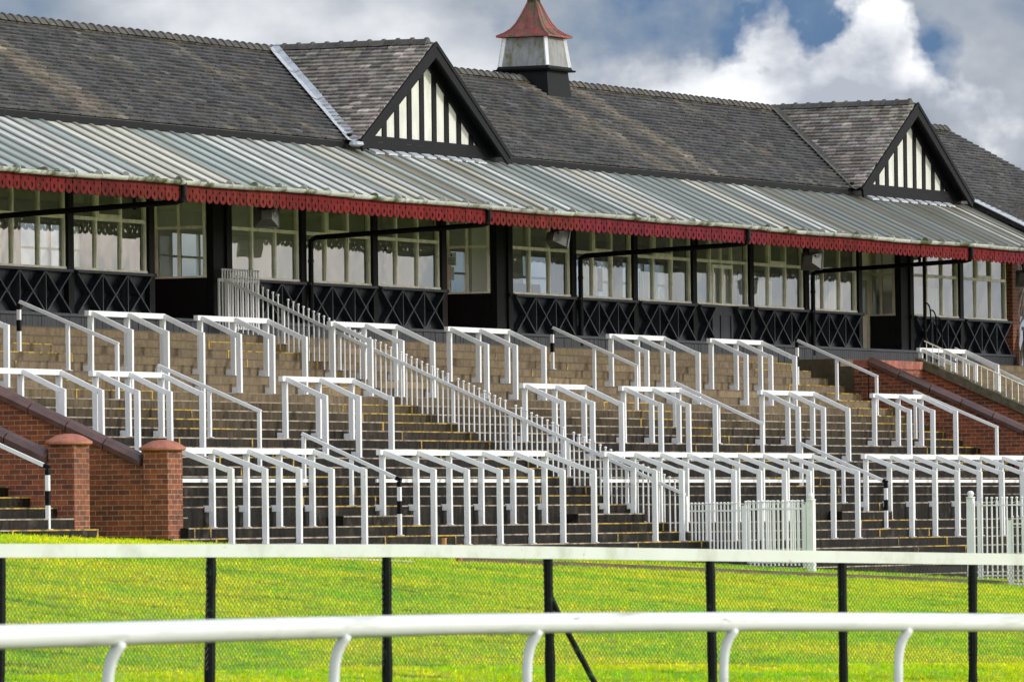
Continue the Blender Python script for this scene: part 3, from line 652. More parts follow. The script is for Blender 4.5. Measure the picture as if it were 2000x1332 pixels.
def window(x0,x1,lights,ztr=7.82,sash=None,door=False):
    f=MB(); z0,z1=6.79,8.5; ya,yb=YF-.05,YF+.055; w=.055
    f.box(x0,x1,ya-.02,yb,z0,z0+.05); f.box(x0,x1,ya,yb,z1-.05,z1)
    xs=[x0+(x1-x0)*i/lights for i in range(lights+1)] if isinstance(lights,int) else [x0+(x1-x0)*e for e in lights]
    for i,xx in enumerate(xs):
        xx=min(max(xx,x0+w/2),x1-w/2); f.box(xx-w/2,xx+w/2,ya+.004,yb-.004,z0+.051,z1-.051)
    for i in range(len(xs)-1):
        a=xs[i]+(w if i==0 else w/2); c=xs[i+1]-(w if i==len(xs)-2 else w/2); f.box(a,c,ya+.008,yb-.008,ztr-.035,ztr+.035)
        if sash is not None and i==sash:
            f.box(a+.001,c-.001,ya-.015,ya+.03,ztr+.036,ztr+.10); f.box(a+.001,a+.05,ya-.015,ya+.03,ztr+.101,z1-.06); f.box(c-.05,c-.001,ya-.015,ya+.03,ztr+.101,z1-.06)
    fo=part(f,'window',M_cream)
    for i in range(len(xs)-1):
        for za,zb in ((z0+.05,ztr-.035),(ztr+.035,z1-.05)):
            g=MB(); e=jit(-.004,.004); g.quad((xs[i]+.02,YF+e,za),(xs[i+1]-.02,YF+e*.3,za),(xs[i+1]-.02,YF+e*.3+jit(-.004,.004),zb),(xs[i]+.02,YF+e,zb)); g.build('pane',M_glass,fo)
RECESS=(-3,1,5,12)
def door_leaf(x0,x1,y,frame,panel,glazed=True,name='door'):
    b=MB(); z0,z1=FZ+.02,7.78; w=.14
    b.box(x0,x0+w,y,y+.06,z0,z1); b.box(x1-w,x1,y,y+.06,z0,z1); b.box(x0+w,x1-w,y+.002,y+.058,z1-.1,z1-.001); b.box(x0+w,x1-w,y+.002,y+.058,6.68,6.82); b.box(x0+w,x1-w,y+.002,y+.058,z0,z0+.14)
    d=part(b,name,frame); p=MB(); p.box(x0+w,x1-w,y+.02,y+.045,z0+.141,6.679); p.build('door_panel',panel,d)
    g=MB(); g.quad((x0+w,y+.03,6.82),(x1-w,y+.03,6.82),(x1-w,y+.03,z1-.1),(x0+w,y+.03,z1-.1)); g.build('pane',M_glass,d)
for k in range(KL,KR):
    x0,x1=PX(k)+.118,PX(k+1)-.118
    if k in RECESS:
        xr=PX(k+1)-.62; yb=YF+{12:.78,5:1.14}.get(k,1.28); beige=(k==12)
        b=MB(); b.box(xr,PX(k+1)-.12,YF-.06,YF+.10,5.3,9.2); part(b,'corner_post',M_black)       # broad post beside the recess
        b=MB(); b.box(xr-.03,xr+.03,YF+.101,yb,5.6,6.79); part(b,'recess_panel',M_black)
        f=MB(); fr=M_beige if beige else M_cream
        f.box(xr-.035,xr+.035,YF+.101,yb,6.791,6.83); f.box(xr-.035,xr+.035,YF+.101,yb,8.46,8.5); f.box(xr-.033,xr+.033,YF+.105,yb-.005,7.79,7.85)
        for yy in (YF+.135,(YF+yb)/2+.08,yb-.035): f.box(xr-.04,xr+.04,yy-.03,yy+.03,6.831,8.459)
        fo=part(f,'recess_window',fr); g=MB()
        ym=(YF+yb)/2+.08
        for (a,c) in ((YF+.14,ym),(ym,yb-.04)):
            for za,zb in ((6.82,7.8),(7.84,8.47)):
                g=MB(); g.quad((xr,c,za),(xr,a,za),(xr,a,zb),(xr,c,zb)); g.build('pane',M_glass,fo)
        b=MB(); b.box(PX(k)-.08,xr-1.05,yb,yb+.1,5.6,8.5); b.box(xr-1.05,xr+.02,yb,yb+.1,7.9,8.5); part(b,'recess_wall',M_int)
        if beige: door_leaf(xr-1.0,xr-.04,yb-.01,M_beige,M_beige)
        else: door_leaf(xr-1.0,xr-.04,yb-.01,M_dred,M_dred)
        b=MB(); b.box(PX(k)-.03,PX(k)+.03,YF+.1,yb,5.6,8.5); part(b,'recess_wall',M_int)
    elif k==9:
        lattice(x0,x0+.95,1); lattice(x1-.95,x1,1)
        window(x0,x1,(0,.30,.50,.70,1),sash=None)
        for a,c in ((x0+.97,(x0+x1)/2-.005),((x0+x1)/2+.005,x1-.97)):
            d=MB(); d.box(a,c,YF-.07,YF-.005,5.6,5.75); d.box(a,c,YF-.07,YF-.005,6.55,6.79); d.box(a,a+.1,YF-.07,YF-.005,5.751,6.549); d.box(c-.1,c,YF-.07,YF-.005,5.751,6.549); d.box(a+.1,c-.1,YF-.045,YF-.01,5.751,6.549)
            part(d,'door',M_plank)
            d=MB(); ya,yb2=YF-.085,YF-.052
            d.box(a,c,ya,yb2,7.66,7.74); d.box(a,a+.07,ya,yb2,6.82,7.659); d.box(c-.07,c,ya,yb2,6.82,7.659); part(d,'door_sash',M_cream)
    else:
        lattice(x0,x1,3); window(x0,x1,3,sash=1 if k in (0,3,7,8,10,14) else None)
for k0,k1,yy in ((-2,-.4,2.6),(2.75,3.5,1.4),(6.6,7.4,1.8),(10.5,11.2,1.7),(13.1,13.95,1.0)):
    b=MB(); b.box(PX(k0),PX(k1),YF+yy,YF+yy+.08,FZ,8.54); part(b,'inner_wall',M_int)
M_cloth=pmat('curtain_cloth',(.78,.79,.80),.9,.06,6,(4,1,.2))
for k,ls in ((7,(1,)),(8,(1,)),(10,(0,1)),(11,(1,2)),(13,(0,1,2)),(14,(0,))):
    for l in ls:
        a=PX(k)+.15+l*1.03; c=a+.98; b=MB(); n=28; z1=7.55+jit(-.1,.15)
        P=[(a+(c-a)*i/n,YF+.32+.035*math.sin(i*1.35)) for i in range(n+1)]
        for (xa,ya),(xc,yc) in zip(P[:-1],P[1:]): b.quad((xa,ya,6.3),(xc,yc,6.3),(xc,yc,z1),(xa,ya,z1))
        for (xa,ya),(xc,yc) in zip(P[:-1],P[1:]): b.quad((xa,ya+.004,z1),(xc,yc+.004,z1),(xc,yc+.004,6.3),(xa,ya+.004,6.3))
        b.tube([(a-.02,YF+.32,z1),(c+.02,YF+.32,z1)],.012,6); part(b,'curtain',M_cloth)
# a few things indoors
t=thing('wall_screen',(PX(8)+.6,YF+1.3,7.2),'black television hung inside the window left of the double doors','television')
b=MB(); b.box(PX(8)+.25,PX(8)+1.15,YF+1.25,YF+1.33,7.05,7.6); b.build('screen',M_screen,t); b=MB(); b.tube([(PX(8)+.7,YF+1.29,7.6),(PX(8)+.7,YF+1.29,8.54)],.03,6); b.build('bracket',M_black,t)
for j,(xx,lab) in enumerate(((PX(7)+.6,'left of the two grey chair backs behind the window'),(PX(7)+1.35,'right of the two grey chair backs behind the window'))):
    t=thing('cafe_chair',(xx,YF+1.2,FZ),lab,'chair','chairs inside the pavilion'); mc=M_metal
    b=MB()
    b.box(xx-.2,xx+.2,YF+1.0,YF+1.4,6.02,6.06); b.build('seat',mc,t)
    b=MB(); b.hexa([(xx-.2,YF+1.38,6.06),(xx+.2,YF+1.38,6.06),(xx+.2,YF+1.42,6.06),(xx-.2,YF+1.42,6.06),(xx-.28,YF+1.5,7.15),(xx+.28,YF+1.5,7.15),(xx+.28,YF+1.53,7.15),(xx-.28,YF+1.53,7.15)]); b.build('backrest',mc,t)
    for dx in (-.18,.18):
        for dy in (1.02,1.38): b=MB(); b.tube([(xx+dx,YF+dy,FZ),(xx+dx,YF+dy,6.02)],.015,6); b.build('leg',M_black,t)
# ---- canopy of profiled sheets
CX0,CX1=112.,176.9
EY,EZ=66.95,9.50; GY,GZ=64.40,8.30
def canopy():
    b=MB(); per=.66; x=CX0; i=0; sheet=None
    sl=(EZ-GZ)/(EY-GY)
    while x<CX1:
        if i%2==0 or random.random()<.6:
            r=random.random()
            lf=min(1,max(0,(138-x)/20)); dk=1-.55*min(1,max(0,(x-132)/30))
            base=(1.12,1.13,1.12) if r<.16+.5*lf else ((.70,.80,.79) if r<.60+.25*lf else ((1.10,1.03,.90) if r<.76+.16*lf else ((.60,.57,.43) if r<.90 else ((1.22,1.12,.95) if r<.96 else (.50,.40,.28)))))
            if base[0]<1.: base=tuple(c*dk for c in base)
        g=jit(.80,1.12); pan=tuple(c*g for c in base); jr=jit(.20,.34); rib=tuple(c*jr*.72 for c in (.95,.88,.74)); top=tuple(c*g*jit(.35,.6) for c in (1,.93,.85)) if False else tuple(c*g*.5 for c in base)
        e=jit(-.03,.05); ye=GY-.06+e*.5
        def P(dx,h,end):
            y,z=(EY,EZ) if end else (ye,EZ-(EY-ye)*sl); return (x+dx,y,z+h)
        prof=[(0,0),(.43,0),(.47,.034),(.60,.034),(.66,0)]
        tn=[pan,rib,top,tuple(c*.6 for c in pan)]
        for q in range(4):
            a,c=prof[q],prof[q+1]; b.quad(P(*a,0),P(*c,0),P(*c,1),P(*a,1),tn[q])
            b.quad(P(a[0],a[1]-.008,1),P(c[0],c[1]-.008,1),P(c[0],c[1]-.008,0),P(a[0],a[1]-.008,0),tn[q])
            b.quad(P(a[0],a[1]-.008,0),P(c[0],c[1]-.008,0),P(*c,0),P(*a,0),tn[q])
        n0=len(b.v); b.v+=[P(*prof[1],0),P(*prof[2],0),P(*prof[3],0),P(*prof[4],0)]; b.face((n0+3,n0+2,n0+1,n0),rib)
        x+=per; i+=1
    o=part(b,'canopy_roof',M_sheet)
    b=MB(); b.box(CX0,CX1,GY-.02,GY+.05,GZ-.2,GZ-.02); b.box(CX0,CX1,65.6,65.68,8.6,8.74); b.box(CX0,CX1,66.6,66.68,9.0,9.2)
    for k in range(KL+1,KR+1): b.bar((PX(k),YF-.1,9.0),(PX(k),GY+.05,GZ-.14),.08,.12)
    b.build('canopy_frame',M_black,o)
    b=MB(); b.quad((CX0,YF,8.72),(CX0,EY,9.30),(CX1,EY,9.30),(CX1,YF,8.72),(1,1,1)); b.quad((CX0,EY,9.26),(CX0,GY+.06,GZ-.10),(CX1,GY+.06,GZ-.10),(CX1,EY,9.26)); b.build('canopy_lining',pmat('dark_boards',(.085,.072,.05),.7,.35,6,(1,.15,1)),o)
    # gutter
    b=MB(); x=CX0
    while x<CX1:
        xe=x+1.05; dz=.012*math.sin(x*.9)+.01*math.sin(x*.31); g=jit(.8,1.15); pts=[]
        n=9; base=len(b.v)
        for xx in (x,xe-.012):
            for q in range(n):
                t=math.pi*(1+q/(n-1)); b.v.append((xx,GY-.10+.075*math.cos(t),GZ-.03+dz+.085*math.sin(t)))
        for q in range(n-1): b.face((base+q,base+q+1,base+n+q+1,base+n+q),(g,g,g))
        b.tube([(x-.02,GY-.10,GZ-.035+dz),(x+.02,GY-.10,GZ-.035+dz)],.084,10,(g*.8,)*3); x=xe
    b.build('gutter',M_gutter,o)
canopy()
# ---- scalloped valance
def valance():
    b=MB(); x=CX0; w=.28; zt=8.25; y=GY-.035; th=.022; i=0; zone=0; left=0
    while x<CX1:
        if left<=0: left=random.choice((6,9,14,22,30)); zc=random.choice(((1,1,1),(1.1,1.2,1.8),(1.1,1.5,1.2),(.8,.9,.9),(1.2,1.1,1.1)))
        left-=1; g=jit(.8,1.15); tn=tuple(c*g for c in zc); zb=7.985+jit(-.004,.004); yj=y+jit(-.004,.004)
        wl=w-.010; cx=x+wl/2; r=wl/2; hr=.037; hz=zb+.0
        for sg in (-1,1):
            # one half of a board with half of its hole
            outer=[(cx,zt),(cx+sg*r,zt),(cx+sg*r,zb+.135),(cx+sg*(r-.024),zb+.118),(cx+sg*(r-.024),zb+.088),(cx+sg*r,zb+.07),(cx+sg*r,zb)]
            outer+=[(cx+sg*r*math.cos(t),zb-.11*math.sin(t)) for t in (math.pi*.12,math.pi*.25,math.pi*.38,math.pi*.5)]
            hole=[(cx+sg*hr*math.sin(t),hz-hr*1.25*math.cos(t)) for t in np.linspace(0,math.pi,6)]
            poly=outer+hole
            poly=[(px,yj,pz) for px,pz in poly]
            if sg>0: poly=poly[::-1]
            b.prism(poly,(0,th,0),tn)
        x+=w; i+=1
    part(b,'valance',M_red)
    b=MB(); b.box(CX0,CX1,GY-.012,GY+.02,8.14,8.26); part(b,'valance_batten',M_dred)
valance()
for k in (-1,3,7,11):
    x=PX(k); b=MB()
    b.tube([(x+.04,GY-.10,GZ-.08),(x+.04,GY-.10,7.98),(x+.03,GY-.07,7.90),(x+.02,GY+.05,7.87),(x+.17,YF-.3,7.72),(x+.17,YF-.19,7.66),(x+.17,YF-.18,7.5),(x+.17,YF-.18,5.7)],.055,8)
    for z in (7.2,6.3): b.tube([(x+.17,YF-.18,z),(x+.17,YF-.18,z+.06)],.068,8)
    b.tube([(x+.04,GY-.10,GZ-.10),(x+.04,GY-.10,GZ-.02)],.07,8,(20,20,18))
    part(b,'downpipe',M_black)
b=MB(); xp_=on_y(1805.5,560,YF-.25)[0]; b.tube([(xp_,YF-.25,5.7),(xp_,YF-.25,8.4)],.045,8); part(b,'downpipe',M_black)
for k in (0,4,8,12):
    b=MB(); xx=PX(k)-1.2 if k else PX(0)-1.2; b.tube([(xx,GY+2.1,7.86),(xx,GY+2.1,8.85)],.04,6); part(b,'hanger',M_black)
# ---- slates
def slates(b,P0,U,V,ulen,vlen,exp=.165,wid=.27,tint=(1,1,1),lim=None,special=None,jitz=.004):
    """courses of separate slates on the plane P0+u*U+v*V, v upslope; lim(v)->(u0,u1)"""
    P0=Vector(P0);U=Vector(U).normalized();V=Vector(V).normalized();Nn=U.cross(V).normalized()
    if Nn.z<0: Nn=-Nn
    nr=int(vlen/exp)+1
    for r in range(nr):
        v0=r*exp; v1=min(v0+exp*1.25,vlen+.02); a,c=(0,ulen) if lim is None else lim(v0+exp*.5)
        u=a-(wid*.5 if r%2 else 0)+jit(-.03,.03)
        while u<c:
            w=wid*jit(.85,1.15); ua,uc=max(u,a)+.009,min(u+w,c)-.009
            u+=w
            if uc-ua<.02: continue
            g=jit(.5,1.5); tn=tuple(q*g*jit(.94,1.06) for q in tint)
            if random.random()<.02: tn=tuple(q*2.3 for q in tint)
            if special: tn=special((ua+uc)/2,v0,tn)
            d=jit(-jitz,jitz); dv=jit(-.008,.008)
            lo=.052+d; hi=.004
            q=[P0+U*ua+V*(v0+dv),P0+U*uc+V*(v0+dv+jit(-.004,.004)),P0+U*uc+V*v1,P0+U*ua+V*v1]
            t=[q[0]+Nn*lo,q[1]+Nn*(lo+jit(-.002,.002)),q[2]+Nn*hi,q[3]+Nn*hi]
            q=[q[0]+Nn*(lo-.036),q[1]+Nn*(lo-.036),q[2]+Nn*(hi-.012),q[3]+Nn*(hi-.012)]
            n=len(b.v); b.v+=[tuple(z) for z in q+t]
            for f in ((4,5,6,7),(0,1,5,4),(1,2,6,5),(3,0,4,7)): b.face([n+i for i in f],tn)
RY,RZ=70.40,11.80; SY,SZ=66.86,9.62; RX1=177.2
LS=math.hypot(RY-SY,RZ-SZ)
streaks=[(124.3,1.2,1),(133.6,.35,.45),(151.0,.9,.75),(153.6,.8,.85),(145.5,.3,.4),(159.5,.25,.5),(172,.3,.3),(129.5,.2,.4)]
def main_special(u,v,tn):
    x=112+u; vv=v/LS
    for sx,sw,sa in streaks:
        d=abs(x-sx+.35*(vv-.5))/sw
        if d<1: k=sa*(1-d)*.9; tn=tuple(t*(1+k*q) for t,q in zip(tn,(2.1,1.7,1.1)))
    if vv>.93: tn=tuple(t*q for t,q in zip(tn,(1.2,1.05,.7)))
    return tn
b=MB(); slates(b,(112,SY,SZ),(1,0,0),(0,RY-SY,RZ-SZ),RX1-112,LS,special=main_special,lim=lambda v:(0,RX1-112+1.5*(1-v/LS)))
roof=part(b,'slate_roof',M_slate)
b=MB()
b.prism([(112,SY+.02,SZ-.005),(RX1+1.4,SY+.02,SZ-.005),(RX1,RY,RZ-.005),(112,RY,RZ-.005)],(0,0,-.1))
b.prism([(112,RY,RZ-.006),(RX1,RY,RZ-.006),(RX1+1.4,2*RY-SY,SZ),(112,2*RY-SY,SZ)],(0,0,-.1),(1.2,1.2,1.2))
b.quad((RX1,RY,RZ-.02),(RX1+1.4,SY,SZ-.02),(RX1+1.4,2*RY-SY,SZ-.02),(RX1,RY,RZ-.03)); b.build('roof_deck',M_slate,roof)
b=MB(); b.box(112,168.8,SY-.015,SY+.05,SZ-.15,SZ-.02); b.build('fascia',M_black,roof)
# slate slope over the right-hand end
WY,WZ=64.42,8.52
b=MB(); Lw=math.hypot(SY-WY,SZ-WZ)
slates(b,(169.35,WY,WZ),(1,0,0),(0,SY-WY,SZ-WZ),11,Lw,lim=lambda v:(.0+.62*v/Lw,10.6)); ws=b.build('slate_slope',M_slate,roof)
b=MB(); b.prism([(169.3,WY+.02,WZ-.01),(179.9,WY+.02,WZ-.01),(178.6,SY+.1,SZ+.02),(169.9,SY+.1,SZ+.02)],(0,0,-.12)); b.build('slope_deck',M_slate,roof)
b=MB(); b.prism([(169.05,WY-.02,WZ+.0),(169.5,WY-.02,WZ+.03),(170.15,SY+.05,SZ+.05),(169.7,SY+.05,SZ+.03)],(0,0,.02)); b.build('lead_flashing',M_lead,roof)
def ridge_tiles(b,p,q,step=.335,r=.12):
    p=Vector(p);q=Vector(q);d=(q-p); L=d.length; d.normalize(); s=d.cross(Vector((0,0,1))).normalized(); n=int(L/step)
    for k in range(n):
        a=p+d*(k*step); c=a+d*(step-.012); g=jit(.75,1.3); tn=(g,g*jit(.95,1.0),g*jit(.85,1)); dz=jit(-.006,.006)
        def ring(o,rr,zz):
            return [o+s*(rr*1.25)+Vector((0,0,-rr*.62+zz)),o+s*(rr*.42)+Vector((0,0,rr*.30+zz)),o+Vector((0,0,rr*.48+zz)),o-s*(rr*.42)+Vector((0,0,rr*.30+zz)),o-s*(rr*1.25)+Vector((0,0,-rr*.62+zz))]
        for (o0,o1,rr,zz) in ((a,c,r,dz),(c-d*.055,c+d*.015,r*1.22,dz+.016)):
            A,B=ring(o0,rr,zz),ring(o1,rr,zz); n0=len(b.v); b.v+=[tuple(x) for x in A+B]
            for i in range(4): b.face((n0+i,n0+i+1,n0+6+i,n0+5+i),tn)
            b.face((n0+4,n0+3,n0+2,n0+1,n0),tn); b.face((n0+5,n0+6,n0+7,n0+8,n0+9),tn)
b=MB(); ridge_tiles(b,(112,RY,RZ+.05),(RX1+.05,RY,RZ+.05)); b.build('ridge_tile',M_ridge,roof)
# ---- dormer gables
def dormer(xc,lead):
    h=3.56; yf=66.56; drop=RZ-9.62; Ls=math.hypot(h,drop); b=MB(); zr=RZ+.02
    # left slope: u runs toward the ridge (into the building), v up the slope
    for sg in (-1,1):
        def lim(v):
            t=v/Ls; y_val=SY+(RY-SY)*t       # where this slope meets the main roof
            return (0,(y_val-yf)+.08)
        sp=None
        if sg<0:
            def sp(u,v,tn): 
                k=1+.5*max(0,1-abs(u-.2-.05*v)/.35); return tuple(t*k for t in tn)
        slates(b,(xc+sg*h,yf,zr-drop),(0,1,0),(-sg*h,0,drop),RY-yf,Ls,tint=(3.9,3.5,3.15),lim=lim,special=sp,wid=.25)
    d=part(b,'dormer_roof',M_slate)
    b=MB()
    for sg in (-1,1):
        b.prism([(xc+sg*h*.995,yf+.01,zr-drop-.01),(xc,yf+.01,zr-.01),(xc,RY,zr-.01),(xc+sg*h*.995,SY+.1,zr-drop-.01)],(0,0,-.06))
    b.build('dormer_deck',M_black,d)
    b=MB(); ridge_tiles(b,(xc,RY,zr+.05),(xc,yf-.02,zr+.05),r=.115); b.build('ridge_tile',M_ridge,d)
    # barge boards
    for sg in (-1,1):
        b=MB(); t=.05
        p=[(xc,yf-.03,zr+.015),(xc+sg*(h+.06),yf-.03,zr-drop-.025),(xc+sg*(h+.06)-sg*.10,yf-.03,zr-drop-.24),(xc,yf-.03,zr-.30)]
        b.prism(p if sg>0 else p[::-1],(0,t,0)); b.prism([(q[0],yf-.045-(.004 if sg>0 else 0),q[2]) for q in ([(xc,0,zr+.03),(xc+sg*(h+.08),0,zr-drop-.02),(xc+sg*(h+.03),0,zr-drop-.10),(xc,0,zr-.07)][::sg])],(0,.03,0))
        b.build('bargeboard',M_black,d)
    yg=66.90
    b=MB(); b.prism([(xc-h*.96,yg,zr-drop+.0),(xc+h*.96,yg,zr-drop+.0),(xc,yg,zr-.10)],(0,.12,0)); gp=b.build('gable_panel',M_render,d)
    b=MB()
    b.box(xc-h*.99,xc+h*.99,yg-.07,yg-.002,zr-drop-.14,zr-drop+.14); b.build('tie_beam',M_black,d)
    for i in range(-4,5):
        x=xc+i*.60
        zt=zr-.20-abs(i*.60)*drop/h
        if zt<zr-drop+.2: continue
        b=MB(); b.box(x-.10,x+.10,yg-.025,yg-.002,zr-drop+.141,zt); b.build('stud',M_black,d)
    for sg in (-1,1):
        b=MB(); p=[(xc,yg-.06,zr-.10),(xc+sg*h*.95,yg-.06,zr-drop+.02),(xc+sg*h*.86,yg-.06,zr-drop-.12),(xc,yg-.06,zr-.30)]
        b.prism(p if sg>0 else p[::-1],(0,.055+(.002 if sg>0 else 0),0)); b.build('rafter',M_black,d)
    # lead pieces where the gable meets the sheets
    b=MB()
    for i in range(9):
        x=xc-h*.75+i*.62; b.hexa([(x,yg-.24,9.385),(x+.42,yg-.24,9.385),(x+.42,yg-.08,9.46),(x,yg-.08,9.46),(x,yg-.24,9.42),(x+.42,yg-.24,9.42),(x+.42,yg-.08,9.5),(x,yg-.08,9.5)])
    b.build('lead_apron',M_lead,d)
    b=MB(); m=M_lead if lead else M_leaddk; w=.125 if lead else .09
    p,q=Vector((xc-.05,RY-.02,RZ+.035)),Vector((xc-h-.10,SY-.18,SZ-.08)); n=14
    for k in range(n):
        a,c=p.lerp(q,k/n),p.lerp(q,(k+1)/n); s=Vector((-.55,.55,0)).normalized()*w; z=Vector((0,0,.065+jit(0,.012)))
        mid=Vector((0,0,-.005))
        b.quad(a-s+z+Vector((0,0,w*.40)),c-s+z+Vector((0,0,w*.40)),c+z+mid,a+z+mid); b.quad(a+z+mid,c+z+mid,c+s+z+Vector((0,0,w*.28)),a+s+z+Vector((0,0,w*.28)))
    if lead: b.lathe((xc-h-.06,SY-.22,SZ-.12),[(.10,0),(.16,.03),(.14,.09),(.05,.11)],10)
    b.build('valley_flashing',m,d)
dormer(138.45,True); dormer(165.5,False)
# ---- cupola
def cupola(cx,cy):
    def sq(b,a,z,c,z2,tint=(1,1,1)): b.hexa([(cx-a,cy-a,z),(cx+a,cy-a,z),(cx+a,cy+a,z),(cx-a,cy+a,z),(cx-c,cy-c,z2),(cx+c,cy-c,z2),(cx+c,cy+c,z2),(cx-c,cy+c,z2)],tint)
    b=MB(); sq(b,.60,12.13,.515,12.79); c=part(b,'cupola',M_louvre)
    b=MB(); sq(b,.68,11.0,.575,12.02); b.build('plinth',M_black,c)
    b=MB(); sq(b,.70,12.02,.72,12.06); sq(b,.66,12.061,.63,12.129); b.build('cornice',M_black,c)
    for sx in (-1,1):
        for sy in (-1,1):
            b=MB(); b.bar((cx+sx*.60,cy+sy*.60,12.131),(cx+sx*.515,cy+sy*.515,12.789),.075,.075,up=(1,1,0)); b.build('corner_post',M_white,c)
    # ogee roof
    b=MB(); prof=[(.66,12.80),(.655,12.83),(.52,12.90),(.40,13.0),(.31,13.13),(.235,13.29),(.165,13.46),(.11,13.6),(.095,13.66)]
    n0=len(b.v)
    for a,z in prof: b.v+=[(cx-a,cy-a,z),(cx+a,cy-a,z),(cx+a,cy+a,z),(cx-a,cy+a,z)]
    for i in range(len(prof)-1):
        for k in range(4): b.face((n0+4*i+k,n0+4*i+(k+1)%4,n0+4*i+4+(k+1)%4,n0+4*i+4+k),(1,1,1) if i>0 else (1.5,.6,.6))
    b.face((n0+3,n0+2,n0+1,n0)); b.face([n0+4*(len(prof)-1)+k for k in range(4)]); b.build('cupola_roof',M_cupred,c)
    b=MB()
    for sx,sy in ((-1,-1),(1,-1),(1,1),(-1,1)): b.tube([(cx+sx*a,cy+sy*a,z) for a,z in prof[1:]],.022,6)
    for sx,sy in ((-1,0),(1,0),(0,-1),(0,1)):
        for o in (-.33,.33): b.tube([(cx+sx*a+(sy!=0)*o*a/.66*1.0,cy+sy*a+(sx!=0)*o*a/.66*1.0,z+.004) for a,z in prof[1:]],.013,5)
    b.build('roof_rib',M_cupred,c)
    b=MB(); b.lathe((cx,cy,13.64),[(.13,0),(.16,.03),(.13,.07),(.06,.10),(.07,.14),(.11,.20),(.115,.26),(.08,.32),(.03,.38),(.015,.6)],14); b.build('finial',M_cupred,c,smooth=True)
cupola(151.68,70.4)
# ------------------------------------------------------------------ floodlights, notice, hoop rails
def floodlight(x,y,z,label,ang):
    t=thing('floodlight',(x,y,8.0),label,'floodlight','floodlights under the canopy edge')
    b=MB(); c=math.cos(ang); s=math.sin(ang)
    def R(px,py,pz): return (x+px*c-py*s,y+px*s+py*c,z+pz)
    fr=[R(-.02,-.24,-.24),R(.0,.24,-.24),R(.10,.24,.14),R(.08,-.24,.14)]; bk=[R(-.34,-.10,-.10),R(-.34,.10,-.10),R(-.28,.10,.08),R(-.28,-.10,.08)]
    b.hexa(bk[:2]+fr[1::-1]+[bk[3],bk[2],fr[2],fr[3]]) if False else b.hexa([bk[0],fr[0],fr[1],bk[1],bk[3],fr[3],fr[2],bk[2]]); h=b.build('lamp_head',M_metal,t)
    b=MB(); k=.012
    for p,q in ((0,1),(1,2),(2,3),(3,0)): b.bar(fr[p],fr[q],.03,.04)
    b.build('lamp_rim',M_metal,h)
    b=MB(); b.quad(*[tuple(Vector(q)+Vector((c,s,0))*.006) for q in fr]); b.build('lamp_glass',M_glass,h)
    b=MB(); b.bar((x-.2*c,y-.2*s,z+.08),(x-.28*c,y-.28*s+.05,8.05),.05,.03); b.bar(R(-.2,-.16,.06),R(-.2,.16,.06),.03,.03); b.build('bracket',M_black,t)
for (px,py,lab,an) in ((520,420,'floodlight hanging left of the spiked gate, leftmost of the lamps',.5),(1092,462,'floodlight hanging at the middle window, right of the second downpipe bend',-.25),(1585,506,'floodlight hanging near the beige door, third of the lamps from the left',.15),(2003,540,'floodlight cut by the right picture edge, beside the brick end wall',.2)):
    p=on_y(px,py,64.95); floodlight(p[0],p[1],p[2],lab,an)
xr=PX(6)-.62
p=on_x(882,505,xr-.05); t=thing('notice',(xr-.05,p[1],p[2]),'pale green notice on the glass by the middle red door post','notice')
b=MB(); b.box(xr-.056,xr-.05,p[1]-.11,p[1]+.11,p[2]-.16,p[2]+.13); b.build('sheet',M_sign,t); b=MB()
b.box(xr-.060,xr-.057,p[1]-.02,p[1]+.02,p[2]+.05,p[2]+.10)
for i in range(5): b.box(xr-.060,xr-.057,p[1]-.09+jit(0,.02),p[1]+.09-jit(0,.04),p[2]-.13+i*.032,p[2]-.13+i*.032+.013)
b.build('print',M_ink,t)
t=thing('notice',(xr-.05,p[1],p[2]-.4),'narrow white paper slip below the pale green notice','notice')
b=MB(); b.box(xr-.056,xr-.05,p[1]-.06,p[1]+.05,p[2]-.48,p[2]-.19); b.build('sheet',M_white,t)
HX=on_y(1807,600,YF-.45)[0]
for j,(xa,zt,lab) in enumerate(((HX,on_y(1810,592,YF-.45)[2],'black hooped rail, tallest of three in front of the right windows'),(HX+.37,on_y(1820,606,YF-.45)[2],'black hooped rail, middle height of three in front of the right windows'),(HX+.74,on_y(1830,620,YF-.45)[2],'black hooped rail, lowest of three in front of the right windows'))):
    b=MB(); w=.36; pts=[(xa,YF-.45,FZ),(xa,YF-.45,zt-.02),(xa,YF-.45,zt)]
    pts=[(xa,YF-.45,zt)]+[(xa+w-.28+.28*math.sin(t_),YF-.45,zt-.28+.28*math.cos(t_)) for t_ in np.linspace(0,math.pi/2,6)]+[(xa+w,YF-.45,FZ)]
    b.tube(pts,.02,6); tag(b.build('hoop_rail',M_black),lab,'rail','black hooped rails')
# brick stub wall at the far right
b=MB(); b.prism([(177.2,68.4,3.2),(177.2,65.5,3.2),(177.2,65.5,5.45),(177.2,68.4,6.55)],(.3,0,0)); o=tag(b.build('brick_wall',M_brick,uv=True),'small sloping brick wall with grey coping beside the pavilion end','wall')
b=MB(); b.prism([(177.15,68.42,6.56),(177.15,65.45,5.44),(177.15,65.45,5.54),(177.15,68.42,6.66)],(.4,0,0)); b.build('coping',M_lead,o)
